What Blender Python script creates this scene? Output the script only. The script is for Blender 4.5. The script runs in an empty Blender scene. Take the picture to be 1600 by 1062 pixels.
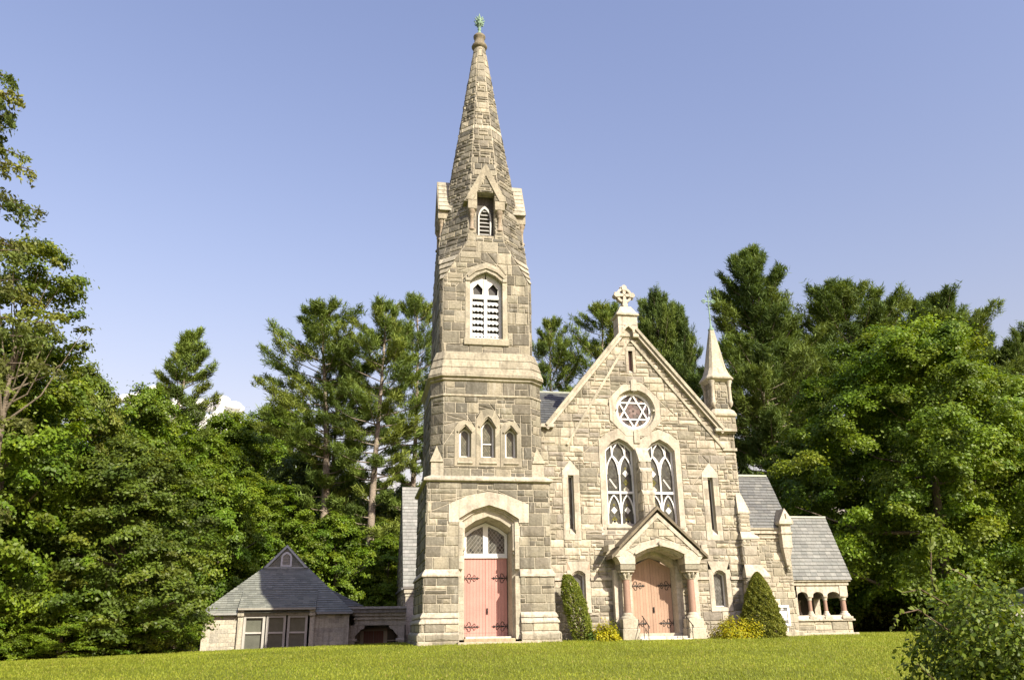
import bpy, math, random
import numpy as np
from mathutils import Vector, Matrix

R = math.radians
scene = bpy.context.scene
col = scene.collection

# ------------------------------------------------------------------ camera
PITCH, ROLL, YAW = R(19.0), R(-0.85), R(10.5)
fw = Vector((math.sin(YAW) * math.cos(PITCH), math.cos(YAW) * math.cos(PITCH), math.sin(PITCH)))
r0 = Vector((math.cos(YAW), -math.sin(YAW), 0))
u0 = r0.cross(fw)
rt = r0 * math.cos(ROLL) + u0 * math.sin(ROLL)
up = -r0 * math.sin(ROLL) + u0 * math.cos(ROLL)
cd = bpy.data.cameras.new('camera')
cam = bpy.data.objects.new('camera', cd)
col.objects.link(cam)
m = Matrix((rt, up, -fw)).transposed().to_4x4()
m.translation = Vector((-4.87, -32.09, 0.53))
cam.matrix_world = m
cd.sensor_width = 36
cd.lens = 1300 / 1600 * 36
cd.clip_start = 0.1
cd.clip_end = 8000
scene.camera = cam

# ------------------------------------------------------------------ light
SUN_AZ, SUN_EL = R(28.5), R(37.0)          # azimuth to the right of straight behind the viewer, elevation
world = bpy.data.worlds.new('World')
scene.world = world
world.use_nodes = True
nt = world.node_tree
bg = nt.nodes['Background']
sky = nt.nodes.new('ShaderNodeTexSky')
sky.sky_type = 'NISHITA'
sky.sun_disc = False
sky.sun_elevation = SUN_EL
sdir = Vector((math.sin(SUN_AZ) * math.cos(SUN_EL), -math.cos(SUN_AZ) * math.cos(SUN_EL), math.sin(SUN_EL)))
sky.sun_rotation = math.atan2(sdir.x, sdir.y)
sky.air_density = 2.4
sky.dust_density = 2.0
sky.ozone_density = 6.0
sky.altitude = 300
bg.inputs['Strength'].default_value = 0.093
tint = nt.nodes.new('ShaderNodeMix')
tint.data_type = 'RGBA'
tint.blend_type = 'MULTIPLY'
tint.inputs[0].default_value = 1
tint.inputs[7].default_value = (1.36, 1.0, 1.12, 1)
nt.links.new(sky.outputs[0], tint.inputs[6])
nt.links.new(tint.outputs[2], bg.inputs[0])
sd = bpy.data.lights.new('sun', 'SUN')
sun = bpy.data.objects.new('sun', sd)
col.objects.link(sun)
sd.energy = 5.0
sd.angle = R(0.5)
sd.color = (1.0, 0.915, 0.75)
sun.rotation_euler = (-sdir).to_track_quat('-Z', 'Y').to_euler()
scene.view_settings.view_transform = 'Standard'
scene.view_settings.look = 'None'
scene.view_settings.gamma = 1.0
scene.view_settings.exposure = 0.9
scene.cycles.max_bounces = 6
scene.cycles.transparent_max_bounces = 4

# ------------------------------------------------------------------ materials
def attr_mat(name, rough=0.85, n1=(1.2, 0.2), n2=(14, 0.25), bump=0.3, bscale=22, spec=0.3, transl=0.0, streak=0.0, metal=0.0, bdist=0.02, gain=1.0):
    """Colour from the mesh's own 'Col' attribute, varied by two noises; bumped surface."""
    mt = bpy.data.materials.new(name)
    mt.use_nodes = True
    t = mt.node_tree
    N, L = t.nodes, t.links
    p = N['Principled BSDF']
    p.inputs['Roughness'].default_value = rough
    p.inputs['Specular IOR Level'].default_value = spec
    p.inputs['Metallic'].default_value = metal
    a = N.new('ShaderNodeAttribute')
    a.attribute_name = 'Col'
    tc = N.new('ShaderNodeTexCoord')
    c = a.outputs['Color']
    if gain != 1:
        gm = N.new('ShaderNodeVectorMath')
        gm.operation = 'SCALE'
        gm.inputs['Scale'].default_value = gain
        L.new(c, gm.inputs[0])
        c = gm.outputs[0]
    for sc, am in (n1, n2):
        if am <= 0:
            continue
        no = N.new('ShaderNodeTexNoise')
        no.inputs['Scale'].default_value = sc
        no.inputs['Detail'].default_value = 5
        no.inputs['Roughness'].default_value = 0.6
        L.new(tc.outputs['Object'], no.inputs['Vector'])
        mr = N.new('ShaderNodeMapRange')
        mr.inputs[1].default_value = 0.3
        mr.inputs[2].default_value = 0.7
        mr.inputs[3].default_value = 1 - am
        mr.inputs[4].default_value = 1 + am
        L.new(no.outputs['Fac'], mr.inputs[0])
        mx = N.new('ShaderNodeMix')
        mx.data_type = 'RGBA'
        mx.blend_type = 'MULTIPLY'
        mx.inputs[0].default_value = 1
        L.new(c, mx.inputs[6])
        L.new(mr.outputs[0], mx.inputs[7])
        c = mx.outputs[2]
    if streak > 0:
        mp = N.new('ShaderNodeMapping')
        mp.inputs['Scale'].default_value = (3.2, 3.2, 0.28)
        L.new(tc.outputs['Object'], mp.inputs[0])
        no = N.new('ShaderNodeTexNoise')
        no.inputs['Scale'].default_value = 1.6
        no.inputs['Detail'].default_value = 6
        L.new(mp.outputs[0], no.inputs['Vector'])
        mr = N.new('ShaderNodeMapRange')
        mr.inputs[1].default_value = 0.5
        mr.inputs[2].default_value = 0.72
        mr.inputs[3].default_value = 0
        mr.inputs[4].default_value = streak
        L.new(no.outputs['Fac'], mr.inputs[0])
        mx = N.new('ShaderNodeMix')
        mx.data_type = 'RGBA'
        mx.blend_type = 'MIX'
        L.new(mr.outputs[0], mx.inputs[0])
        L.new(c, mx.inputs[6])
        mx.inputs[7].default_value = (0.07, 0.062, 0.047, 1)
        c = mx.outputs[2]
        # pale lime runs
        no = N.new('ShaderNodeTexNoise')
        no.inputs['Scale'].default_value = 2.3
        no.inputs['Detail'].default_value = 7
        mp2 = N.new('ShaderNodeMapping')
        mp2.inputs['Location'].default_value = (7.3, 2.1, 5.7)
        mp2.inputs['Scale'].default_value = (2.6, 2.6, 0.5)
        L.new(tc.outputs['Object'], mp2.inputs[0])
        L.new(mp2.outputs[0], no.inputs['Vector'])
        mr = N.new('ShaderNodeMapRange')
        mr.inputs[1].default_value = 0.62
        mr.inputs[2].default_value = 0.72
        mr.inputs[3].default_value = 0
        mr.inputs[4].default_value = streak * 0.9
        L.new(no.outputs['Fac'], mr.inputs[0])
        mx = N.new('ShaderNodeMix')
        mx.data_type = 'RGBA'
        mx.blend_type = 'MIX'
        L.new(mr.outputs[0], mx.inputs[0])
        L.new(c, mx.inputs[6])
        mx.inputs[7].default_value = (0.42, 0.40, 0.34, 1)
        c = mx.outputs[2]
    L.new(c, p.inputs['Base Color'])
    if bump > 0:
        nb = N.new('ShaderNodeTexNoise')
        nb.inputs['Scale'].default_value = bscale
        nb.inputs['Detail'].default_value = 6
        L.new(tc.outputs['Object'], nb.inputs['Vector'])
        b = N.new('ShaderNodeBump')
        b.inputs['Strength'].default_value = bump
        b.inputs['Distance'].default_value = bdist
        L.new(nb.outputs['Fac'], b.inputs['Height'])
        L.new(b.outputs[0], p.inputs['Normal'])
    if transl > 0:
        tr = N.new('ShaderNodeBsdfTranslucent')
        g = N.new('ShaderNodeMix')
        g.data_type = 'RGBA'
        g.blend_type = 'MULTIPLY'
        g.inputs[0].default_value = 1
        L.new(c, g.inputs[6])
        g.inputs[7].default_value = (1.25, 1.15, 0.55, 1)
        L.new(g.outputs[2], tr.inputs['Color'])
        ms = N.new('ShaderNodeMixShader')
        ms.inputs[0].default_value = transl
        L.new(p.outputs[0], ms.inputs[1])
        L.new(tr.outputs[0], ms.inputs[2])
        L.new(ms.outputs[0], N['Material Output'].inputs['Surface'])
    return mt

M_STONE = attr_mat('rough_granite', 0.9, (0.9, 0.14), (11, 0.22), 0.55, 13, 0.2, streak=0.5, bdist=0.035, gain=1.5)
M_TRIM = attr_mat('dressed_stone', 0.85, (1.4, 0.22), (14, 0.2), 0.4, 22, 0.2, streak=0.4, bdist=0.015, gain=1.5)
M_SLATE = attr_mat('slate', 0.55, (0.8, 0.10), (9, 0.14), 0.3, 25, 0.4, bdist=0.008, gain=1.5)
M_PAINT = attr_mat('painted_wood', 0.5, (1.8, 0.10), (24, 0.08), 0.15, 50, 0.35, bdist=0.004, gain=1.5)
M_IRON = attr_mat('black_iron', 0.45, (5, 0.1), (40, 0.1), 0.2, 60, 0.5, bdist=0.003)
M_COPPER = attr_mat('green_copper', 0.7, (6, 0.25), (30, 0.2), 0.3, 40, 0.3, bdist=0.006, gain=1.5)
M_GRANITE = attr_mat('polished_pink_granite', 0.35, (8, 0.08), (70, 0.2), 0.05, 60, 0.4, bdist=0.003, gain=1.5)
M_GLASS = attr_mat('leaded_glass', 0.22, (3, 0.15), (25, 0.1), 0.25, 4, 0.3, bdist=0.01)
M_LEAF = attr_mat('leaf', 0.5, (0.6, 0.18), (3, 0.0), 0.0, 1, 0.35, transl=0.40, gain=1.38)
M_NEEDLE = attr_mat('needle', 0.6, (0.5, 0.2), (3, 0.0), 0.0, 1, 0.25, transl=0.3, gain=2.2)
M_BARK = attr_mat('bark', 0.9, (2, 0.25), (12, 0.35), 0.9, 14, 0.15, bdist=0.05)
M_GRASS = attr_mat('grass', 0.55, (0.22, 0.2), (1.6, 0.12), 0.0, 1, 0.25, transl=0.35, gain=1.35)
M_CARPAINT = attr_mat('silver_paint', 0.25, (2, 0.02), (9, 0.0), 0.0, 1, 0.6, metal=0.6)
M_PAPER = attr_mat('poster_paper', 0.6, (3, 0.02), (20, 0.0), 0.0, 1, 0.3, gain=1.5)
M_CLOUD = attr_mat('cloud_vapour', 1.0, (0.02, 0.02), (1, 0.0), 0.0, 1, 0.0, gain=1.0)

# ------------------------------------------------------------------ mesh helpers
class MB:
    def __init__(s):
        s.v, s.f, s.c, s.s = [], [], [], []
        s.T = None
    def _add(s, pts):
        i0 = len(s.v)
        if s.T is not None:
            s.v.extend([tuple(s.T @ Vector(p)) for p in pts])
        else:
            s.v.extend([tuple(p) for p in pts])
        return i0
    def poly(s, pts, c):
        i = s._add(pts)
        s.f.append(tuple(range(i, i + len(pts))))
        s.c.append(c)
        s.s.append(False)
    def mesh(s, pts, faces, c, smooth=False):
        i = s._add(pts)
        for f in faces:
            s.f.append(tuple(i + k for k in f))
            s.c.append(c)
            s.s.append(smooth)
    def box(s, x0, x1, y0, y1, z0, z1, c, bev=0.0):
        if bev <= 0:
            P = [(x0, y0, z0), (x1, y0, z0), (x1, y1, z0), (x0, y1, z0), (x0, y0, z1), (x1, y0, z1), (x1, y1, z1), (x0, y1, z1)]
            s.mesh(P, [(0, 3, 2, 1), (4, 5, 6, 7), (0, 1, 5, 4), (1, 2, 6, 5), (2, 3, 7, 6), (3, 0, 4, 7)], c)
        else:
            b = bev
            rings = [(z0, b), (z0 + b, 0), (z1 - b, 0), (z1, b)]
            P = []
            for z, i in rings:
                P += [(x0 + i, y0 + i, z), (x1 - i, y0 + i, z), (x1 - i, y1 - i, z), (x0 + i, y1 - i, z)]
            F = [(3, 2, 1, 0), (12, 13, 14, 15)]
            for k in range(3):
                for j in range(4):
                    a, d = k * 4 + j, k * 4 + (j + 1) % 4
                    F.append((a, d, d + 4, a + 4))
            s.mesh(P, F, c)
    def loft(s, rings, c, closed=True, cap0=False, cap1=False, smooth=False):
        n = len(rings[0])
        P = [p for r_ in rings for p in r_]
        F = []
        for k in range(len(rings) - 1):
            for j in range(n if closed else n - 1):
                a, b = k * n + j, k * n + (j + 1) % n
                F.append((a, b, b + n, a + n))
        s.mesh(P, F, c, smooth)
        if cap0:
            s.poly(list(reversed(rings[0])), c)
        if cap1:
            s.poly(rings[-1], c)
    def lathe(s, cx, cy, prof, c, n=16, smooth=True, cap=True):
        rings = [[(cx + r_ * math.cos(2 * math.pi * k / n), cy + r_ * math.sin(2 * math.pi * k / n), z) for k in range(n)] for r_, z in prof]
        s.loft(rings, c, True, cap, cap, smooth)
    def tube(s, pts, rad, c, n=6, smooth=True, cap=True):
        pts = [Vector(p) for p in pts]
        if not isinstance(rad, (list, tuple)):
            rad = [rad] * len(pts)
        rings = []
        for i, p in enumerate(pts):
            d = (pts[min(i + 1, len(pts) - 1)] - pts[max(i - 1, 0)]).normalized()
            a = d.orthogonal().normalized() if i == 0 else (pa - d * pa.dot(d)).normalized()
            pa = a
            b = d.cross(a)
            rings.append([p + (a * math.cos(2 * math.pi * k / n) + b * math.sin(2 * math.pi * k / n)) * rad[i] for k in range(n)])
        s.loft(rings, c, True, cap, cap, smooth)
    def build(s, name, mat, parent=None, label=None):
        me = bpy.data.meshes.new(name)
        me.from_pydata(s.v, [], s.f)
        me.materials.append(mat)
        at = me.attributes.new('Col', 'FLOAT_COLOR', 'FACE')
        arr = np.ones((len(s.f), 4), 'f')
        arr[:, :3] = np.array(s.c, 'f').reshape(-1, 3)
        at.data.foreach_set('color', arr.ravel())
        me.polygons.foreach_set('use_smooth', np.array(s.s, bool))
        me.update()
        o = bpy.data.objects.new(name, me)
        col.objects.link(o)
        if parent:
            o.parent = parent
        if label:
            o['label'] = label
        return o

def thing(name, label, cat, group=None):
    o = bpy.data.objects.new(name, None)
    o.empty_display_size = 0.3
    col.objects.link(o)
    tag(o, label, cat, group)
    return o

def tag(o, label, cat, group=None):
    o['label'] = label
    o['category'] = cat
    if group:
        o['group'] = group
    return o

class Fr:
    """A face frame: a along the wall, b up the wall, c out of it."""
    def __init__(s, O, U, V):
        s.O, s.U, s.V = Vector(O), Vector(U).normalized(), Vector(V).normalized()
        s.N = s.U.cross(s.V)
    def __call__(s, a, b, c=0.0):
        return s.O + s.U * a + s.V * b + s.N * c

def front(Y):
    return Fr((0, Y, 0), (1, 0, 0), (0, 0, 1))
def leftf(X):
    return Fr((X, 0, 0), (0, -1, 0), (0, 0, 1))
def rightf(X):
    return Fr((X, 0, 0), (0, 1, 0), (0, 0, 1))
def backf(Y):
    return Fr((0, Y, 0), (-1, 0, 0), (0, 0, 1))

def clip(P, nx, ny, d):
    out = []
    n = len(P)
    for i in range(n):
        p, q = P[i], P[(i + 1) % n]
        dp, dq = nx * p[0] + ny * p[1] - d, nx * q[0] + ny * q[1] - d
        if dp <= 0:
            out.append(p)
        if (dp < 0 < dq) or (dq < 0 < dp):
            t = dp / (dp - dq)
            out.append((p[0] + (q[0] - p[0]) * t, p[1] + (q[1] - p[1]) * t))
    return out
def area(P):
    return 0.5 * sum(P[i][0] * P[(i + 1) % len(P)][1] - P[(i + 1) % len(P)][0] * P[i][1] for i in range(len(P)))
def edges(P):
    for i in range(len(P)):
        p, q = P[i], P[(i + 1) % len(P)]
        dx, dy = q[0] - p[0], q[1] - p[1]
        l = math.hypot(dx, dy)
        if l > 1e-6:
            yield dy / l, -dx / l, (dy * p[0] - dx * p[1]) / l
def inset(P, m_):
    Q = P
    for nx, ny, d in edges(P):
        Q = clip(Q, nx, ny, d - m_)
        if len(Q) < 3:
            return []
    return Q
def inter(P, K):
    for nx, ny, d in edges(K):
        P = clip(P, nx, ny, d)
        if len(P) < 3:
            return []
    return P
def subtract(P, H):
    if not inter(P, H) or abs(area(inter(P, H))) < 1e-5:
        return [P]
    out = []
    for nx, ny, d in edges(H):
        o = clip(P, -nx, -ny, -d)
        if len(o) >= 3 and abs(area(o)) > 1e-4:
            out.append(o)
        P = clip(P, nx, ny, d)
        if len(P) < 3:
            break
    return out

PAL_DARK = [(0.073, 0.066, 0.05), (0.09, 0.082, 0.065), (0.106, 0.098, 0.078), (0.125, 0.115, 0.089), (0.085, 0.08, 0.065), (0.146, 0.135, 0.101), (0.114, 0.103, 0.081), (0.176, 0.158, 0.118)]
PAL_MID = [(0.15, 0.137, 0.104), (0.184, 0.168, 0.13), (0.213, 0.193, 0.146), (0.168, 0.154, 0.118), (0.241, 0.216, 0.16), (0.134, 0.123, 0.097), (0.258, 0.23, 0.171)]
PAL_LIGHT = [(0.219, 0.194, 0.151), (0.265, 0.234, 0.18), (0.288, 0.256, 0.199), (0.242, 0.214, 0.166), (0.19, 0.171, 0.137), (0.305, 0.271, 0.211), (0.164, 0.148, 0.122)]
PAL_TRIM = [(0.282, 0.254, 0.204), (0.306, 0.274, 0.223), (0.266, 0.24, 0.192), (0.294, 0.259, 0.207)]
PAL_TT = [(0.206, 0.185, 0.14), (0.23, 0.209, 0.156), (0.192, 0.174, 0.13), (0.219, 0.195, 0.147)]
PAL_TRIM_GREY = [(0.223, 0.205, 0.161), (0.248, 0.226, 0.177), (0.273, 0.248, 0.192)]
PAL_HALL = [(0.269, 0.248, 0.199), (0.292, 0.269, 0.215), (0.244, 0.228, 0.188), (0.317, 0.292, 0.231)]
PAL_SLATE = [(0.081, 0.083, 0.081), (0.091, 0.094, 0.089), (0.099, 0.1, 0.095), (0.086, 0.087, 0.083), (0.107, 0.107, 0.099)]
PAL_SLATE_DARK = [(0.052, 0.055, 0.056), (0.06, 0.062, 0.062), (0.065, 0.068, 0.068), (0.058, 0.059, 0.059)]
MORT = (.265, .24, .188)
TRIM = (.30, .27, .207)
WHITE = (.45, .45, .44)

def ashlar(mb, fr, outer, holes=(), rh=(.26, .42), rw=(.34, .85), pal=PAL_DARK, mort=MORT, gap=.013, proud=.028, seed=0, split=.45, rough=.018, c0=0.0, back=True):
    rn = random.Random(seed)
    if area(outer) < 0:
        outer = list(reversed(outer))
    holes = [h if area(h) > 0 else list(reversed(h)) for h in holes]
    if back:
        pcs = [outer]
        for h in holes:
            pcs = [q for p in pcs for q in subtract(p, h)]
        for p in pcs:
            mb.poly([fr(a, b, c0) for a, b in p], mort)
    a0, a1 = min(p[0] for p in outer), max(p[0] for p in outer)
    b0, b1 = min(p[1] for p in outer), max(p[1] for p in outer)
    b = b0
    while b < b1 - 0.02:
        hh = rn.uniform(*rh)
        if b1 - (b + hh) < rh[0] * .6:
            hh = b1 - b
        a = a0 - rn.uniform(0, rw[1] * .8)
        while a < a1:
            w = rn.uniform(*rw)
            cells = []
            if rn.random() < split and hh > .24:
                k = hh * rn.choice((.4, .5, .6))
                aa = a
                for lo, hi in ((b, b + k), (b + k, b + hh)):
                    if rn.random() < .5:
                        s_ = w * rn.uniform(.35, .65)
                        cells += [(a, a + s_, lo, hi), (a + s_, a + w, lo, hi)]
                    else:
                        cells.append((a, a + w, lo, hi))
            else:
                cells.append((a, a + w, b, b + hh))
            for x0, x1, y0, y1 in cells:
                pcs = [inter([(x0, y0), (x1, y0), (x1, y1), (x0, y1)], outer)]
                if not pcs[0]:
                    continue
                for h in holes:
                    pcs = [q for p in pcs for q in subtract(p, h)]
                base = rn.choice(pal)
                k = rn.uniform(.9, 1.1)
                base = tuple(v * k for v in base)
                for p in pcs:
                    A = inset(p, gap)
                    if len(A) < 3 or abs(area(A)) < .003:
                        continue
                    pr = proud * rn.uniform(.6, 1.25)
                    B = inset(p, gap + .014)
                    if len(B) != len(A):
                        B = A
                    n = len(A)
                    P = [fr(x, y, c0 + .001) for x, y in A] + [fr(x, y, c0 + pr + rn.uniform(-.2, .2) * rough) for x, y in B]
                    cx = sum(x for x, y in B) / n + rn.uniform(-.05, .05)
                    cy = sum(y for x, y in B) / n + rn.uniform(-.03, .03)
                    if rough > 0:
                        P.append(fr(cx, cy, c0 + pr + rough * rn.uniform(.2, 1.4)))
                        F = [(i, (i + 1) % n, n + (i + 1) % n, n + i) for i in range(n)] + [(n + i, n + (i + 1) % n, 2 * n) for i in range(n)]
                    else:
                        F = [(i, (i + 1) % n, n + (i + 1) % n, n + i) for i in range(n)] + [tuple(range(n, 2 * n))]
                    mb.mesh(P, F, base)
            a += w
        b += hh

def slates(mb, fr, outer, row=.26, w=(.26, .4), pal=PAL_SLATE, seed=0, holes=()):
    """Overlapping slate courses laid up a roof slope (b runs up the slope)."""
    rn = random.Random(seed)
    if area(outer) < 0:
        outer = list(reversed(outer))
    mb.poly([fr(a, b, 0) for a, b in outer], pal[0])
    a0, a1 = min(p[0] for p in outer), max(p[0] for p in outer)
    b0, b1 = min(p[1] for p in outer), max(p[1] for p in outer)
    b = b0
    while b < b1:
        a = a0 - rn.uniform(0, w[1])
        while a < a1:
            ww = rn.uniform(*w)
            p = inter([(a, b), (a + ww, b), (a + ww, b + row), (a, b + row)], outer)
            if p:
                p = inset(p, .004)
            if len(p) >= 3:
                t = rn.uniform(.85, 1.15)
                cc = tuple(v * t for v in rn.choice(pal))
                lift = rn.uniform(.022, .03)
                P = [fr(x, y, .006 + lift * (1 - (y - b) / row)) for x, y in p]
                n = len(p)
                Q = [fr(x, y, 0.002) for x, y in p]
                mb.mesh(P + Q, [tuple(range(n))] + [(n + i, n + (i + 1) % n, (i + 1) % n, i) for i in range(n)], cc)
            a += ww
        b += row

def arch(cx, w, z0, zs, za, k=.25, n=5):
    """Opening outline, counter-clockwise: bottom left, bottom right, right curve, apex, left curve."""
    P = [(cx - w, z0), (cx + w, z0)]
    Rr = []
    for i in range(n + 1):
        t = i / n
        x = (1 - t) ** 2 * w + 2 * t * (1 - t) * w * (1 - .12 * k) + t * t * 0
        ctrl_x, ctrl_z = w * (1 - .35 * (1 - k)), zs + (za - zs) * (.35 + .45 * k)
        x = (1 - t) ** 2 * w + 2 * t * (1 - t) * ctrl_x
        z = (1 - t) ** 2 * zs + 2 * t * (1 - t) * ctrl_z + t * t * za
        Rr.append((cx + x, z))
    P += Rr
    P += [(2 * cx - x, z) for x, z in reversed(Rr[:-1])]
    return P

def reveal(mb, fr, A, ca, B, cb, c, skip_bottom=False):
    n = len(A)
    for i in range(n):
        j = (i + 1) % n
        if skip_bottom and i == 0:
            continue
        mb.poly([fr(*A[i], ca), fr(*B[i], cb), fr(*B[j], cb), fr(*A[j], ca)], c)

def band(mb, fr, inn, out, c0, c1, pal=PAL_TRIM, seed=0, start=1, end=None):
    """Row of trim stones between two outlines with the same number of points (open chain)."""
    rn = random.Random(seed)
    n = len(inn)
    for i in range(n - 1):
        cc = rn.choice(pal)
        a, b, c_, d = inn[i], inn[i + 1], out[i + 1], out[i]
        top = [fr(*a, c1), fr(*d, c1), fr(*c_, c1), fr(*b, c1)]
        bot = [fr(*a, c0), fr(*d, c0), fr(*c_, c0), fr(*b, c0)]
        mb.mesh(bot + top, [(4, 5, 6, 7), (0, 1, 5, 4), (1, 2, 6, 5), (2, 3, 7, 6), (3, 0, 4, 7)], cc)

def prism(mb, fr, poly, c0, c1, c, cap0=False):
    if area(poly) < 0:
        poly = list(reversed(poly))
    A = [fr(a, b, c0) for a, b in poly]
    B = [fr(a, b, c1) for a, b in poly]
    n = len(poly)
    mb.mesh(A + B, [tuple(range(n, 2 * n))] + [(i, (i + 1) % n, n + (i + 1) % n, n + i) for i in range(n)] + ([tuple(reversed(range(n)))] if cap0 else []), c)

def ringframe(p0, p1, q0):
    p0, p1, q0 = Vector(p0), Vector(p1), Vector(q0)
    U = (p1 - p0).normalized()
    V = q0 - p0
    V = (V - U * V.dot(U)).normalized()
    return Fr(p0, U, V)

def ringwall(mb, r0, z0, r1, z1, seed=0, pal=PAL_DARK, holes=None, only=None, lholes=None, **kw):
    """Masonry faces between two plan rings (lists of (x, y), counter-clockwise)."""
    n = len(r0)
    for i in range(n):
        if only is not None and i not in only:
            continue
        j = (i + 1) % n
        p0, p1 = Vector((*r0[i], z0)), Vector((*r0[j], z0))
        q0, q1 = Vector((*r1[i], z1)), Vector((*r1[j], z1))
        if (p1 - p0).length < 1e-4:
            f = ringframe(q0, q1, q0 + (q0 - p0))
            f.O = p0
        else:
            f = ringframe(p0, p1, q0)
        P = []
        for p in (p0, p1, q1, q0):
            d = p - f.O
            P.append((d.dot(f.U), d.dot(f.V)))
        if (p1 - p0).length < 1e-4:
            P = P[1:]
        hs = ()
        if holes and i in holes:
            hs = [[((Vector((x, p0.y, z)) - f.O).dot(f.U), (Vector((x, p0.y, z)) - f.O).dot(f.V)) for x, z in h] for h in holes[i]]
        if lholes and i in lholes:
            w2 = (p1 - p0).length / 2
            hs = list(hs) + [[(a + w2, b_) for a, b_ in h] for h in lholes[i]]
        ashlar(mb, f, P, hs, pal=pal, seed=seed * 17 + i, **kw)

def sq(cx, cy, h, c=0.0):
    if c <= 0:
        return [(cx - h, cy - h), (cx + h, cy - h), (cx + h, cy + h), (cx - h, cy + h)]
    return [(cx - h + c, cy - h), (cx + h - c, cy - h), (cx + h, cy - h + c), (cx + h, cy + h - c),
            (cx + h - c, cy + h), (cx - h + c, cy + h), (cx - h, cy + h - c), (cx - h, cy - h + c)]

def ring3(r_, z):
    return [(x, y, z) for x, y in r_]

def leaded(mb, fr, poly, c, size, pal, seed=0, lead=.008, leadcol=(.085, .082, .072), tilt=.06, special=()):
    """Diamond panes clipped to an outline, each its own face with a slight tilt; lead shows as the gaps."""
    rn = random.Random(seed)
    if area(poly) < 0:
        poly = list(reversed(poly))
    mb.poly([fr(a, b, c - .012) for a, b in poly], leadcol)
    a0, a1 = min(p[0] for p in poly), max(p[0] for p in poly)
    b0, b1 = min(p[1] for p in poly), max(p[1] for p in poly)
    ac, bc = (a0 + a1) / 2, (b0 + b1) / 2
    sx, sy = size
    n = int(max((a1 - a0) / sx, (b1 - b0) / sy)) + 3
    for i in range(-n, n + 1):
        for j in range(-n, n + 1):
            x, y = ac + (i + j) * sx / 2, bc + (i - j) * sy / 2
            p = inter([(x, y - sy / 2), (x + sx / 2, y), (x, y + sy / 2), (x - sx / 2, y)], poly)
            if len(p) < 3 or abs(area(p)) < 1e-5:
                continue
            p = inset(p, lead)
            if len(p) < 3:
                continue
            cc = rn.choice(pal)
            ta, tb = rn.uniform(-tilt, tilt), rn.uniform(-tilt, tilt)
            mb.poly([fr(u_, v_, c + (u_ - x) * ta + (v_ - y) * tb) for u_, v_ in p], cc)

GL = [(.062, .062, .053), (.078, .078, .066), (.052, .052, .045), (.09, .09, .075), (.068, .07, .056)]

# ------------------------------------------------------------------ ground, sky things
def ss(t):
    t = np.clip(t, 0, 1)
    return t * t * (3 - 2 * t)
def ground_h(x, y):
    x, y = np.asarray(x, float), np.asarray(y, float)
    z = -.025 * np.clip(-x, 0, 30) - (1.1 / 32) * np.clip(-y, 0, 60)
    z = z + 11 * ss((y - 24) / 60) * ss((4 - x) / 26)
    z = z - .55 * ss((y - 8.0) / 4) * ss((-1.5 - x) / 1.5) * ss((x + 14.5) / 2) * ss((24 - y) / 3)
    return z

def grid_mesh(name, xs, ys, hf, mat, colf):
    X, Y = np.meshgrid(xs, ys)
    Z = hf(X, Y)
    nx, ny = len(xs), len(ys)
    v = np.stack([X.ravel(), Y.ravel(), Z.ravel()], 1)
    i = np.arange(nx * ny).reshape(ny, nx)
    f = np.stack([i[:-1, :-1], i[:-1, 1:], i[1:, 1:], i[1:, :-1]], -1).reshape(-1, 4)
    me = bpy.data.meshes.new(name)
    me.from_pydata(v.tolist(), [], f.tolist())
    me.materials.append(mat)
    at = me.attributes.new('Col', 'FLOAT_COLOR', 'FACE')
    cx, cy = v[f].mean(1)[:, 0], v[f].mean(1)[:, 1]
    arr = np.ones((len(f), 4), 'f')
    arr[:, :3] = colf(cx, cy)
    at.data.foreach_set('color', arr.ravel())
    me.polygons.foreach_set('use_smooth', np.ones(len(f), bool))
    o = bpy.data.objects.new(name, me)
    col.objects.link(o)
    return o

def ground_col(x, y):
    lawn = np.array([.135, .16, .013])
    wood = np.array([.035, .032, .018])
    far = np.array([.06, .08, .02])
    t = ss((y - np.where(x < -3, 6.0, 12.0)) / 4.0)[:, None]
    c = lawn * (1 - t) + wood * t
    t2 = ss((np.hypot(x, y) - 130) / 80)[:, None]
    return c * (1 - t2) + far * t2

def axis(a, b, s, lo, hi):
    core = np.arange(a, b + s * .5, s)
    L_ = [a]
    st = s
    while L_[-1] > lo:
        st *= 1.35
        L_.append(max(lo, L_[-1] - st))
    Hh = [core[-1]]
    st = s
    while Hh[-1] < hi:
        st *= 1.35
        Hh.append(min(hi, Hh[-1] + st))
    return np.array(L_[:0:-1] + list(core) + Hh[1:])
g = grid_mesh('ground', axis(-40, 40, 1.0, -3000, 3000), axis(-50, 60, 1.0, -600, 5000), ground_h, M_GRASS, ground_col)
g['kind'] = 'structure'

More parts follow.
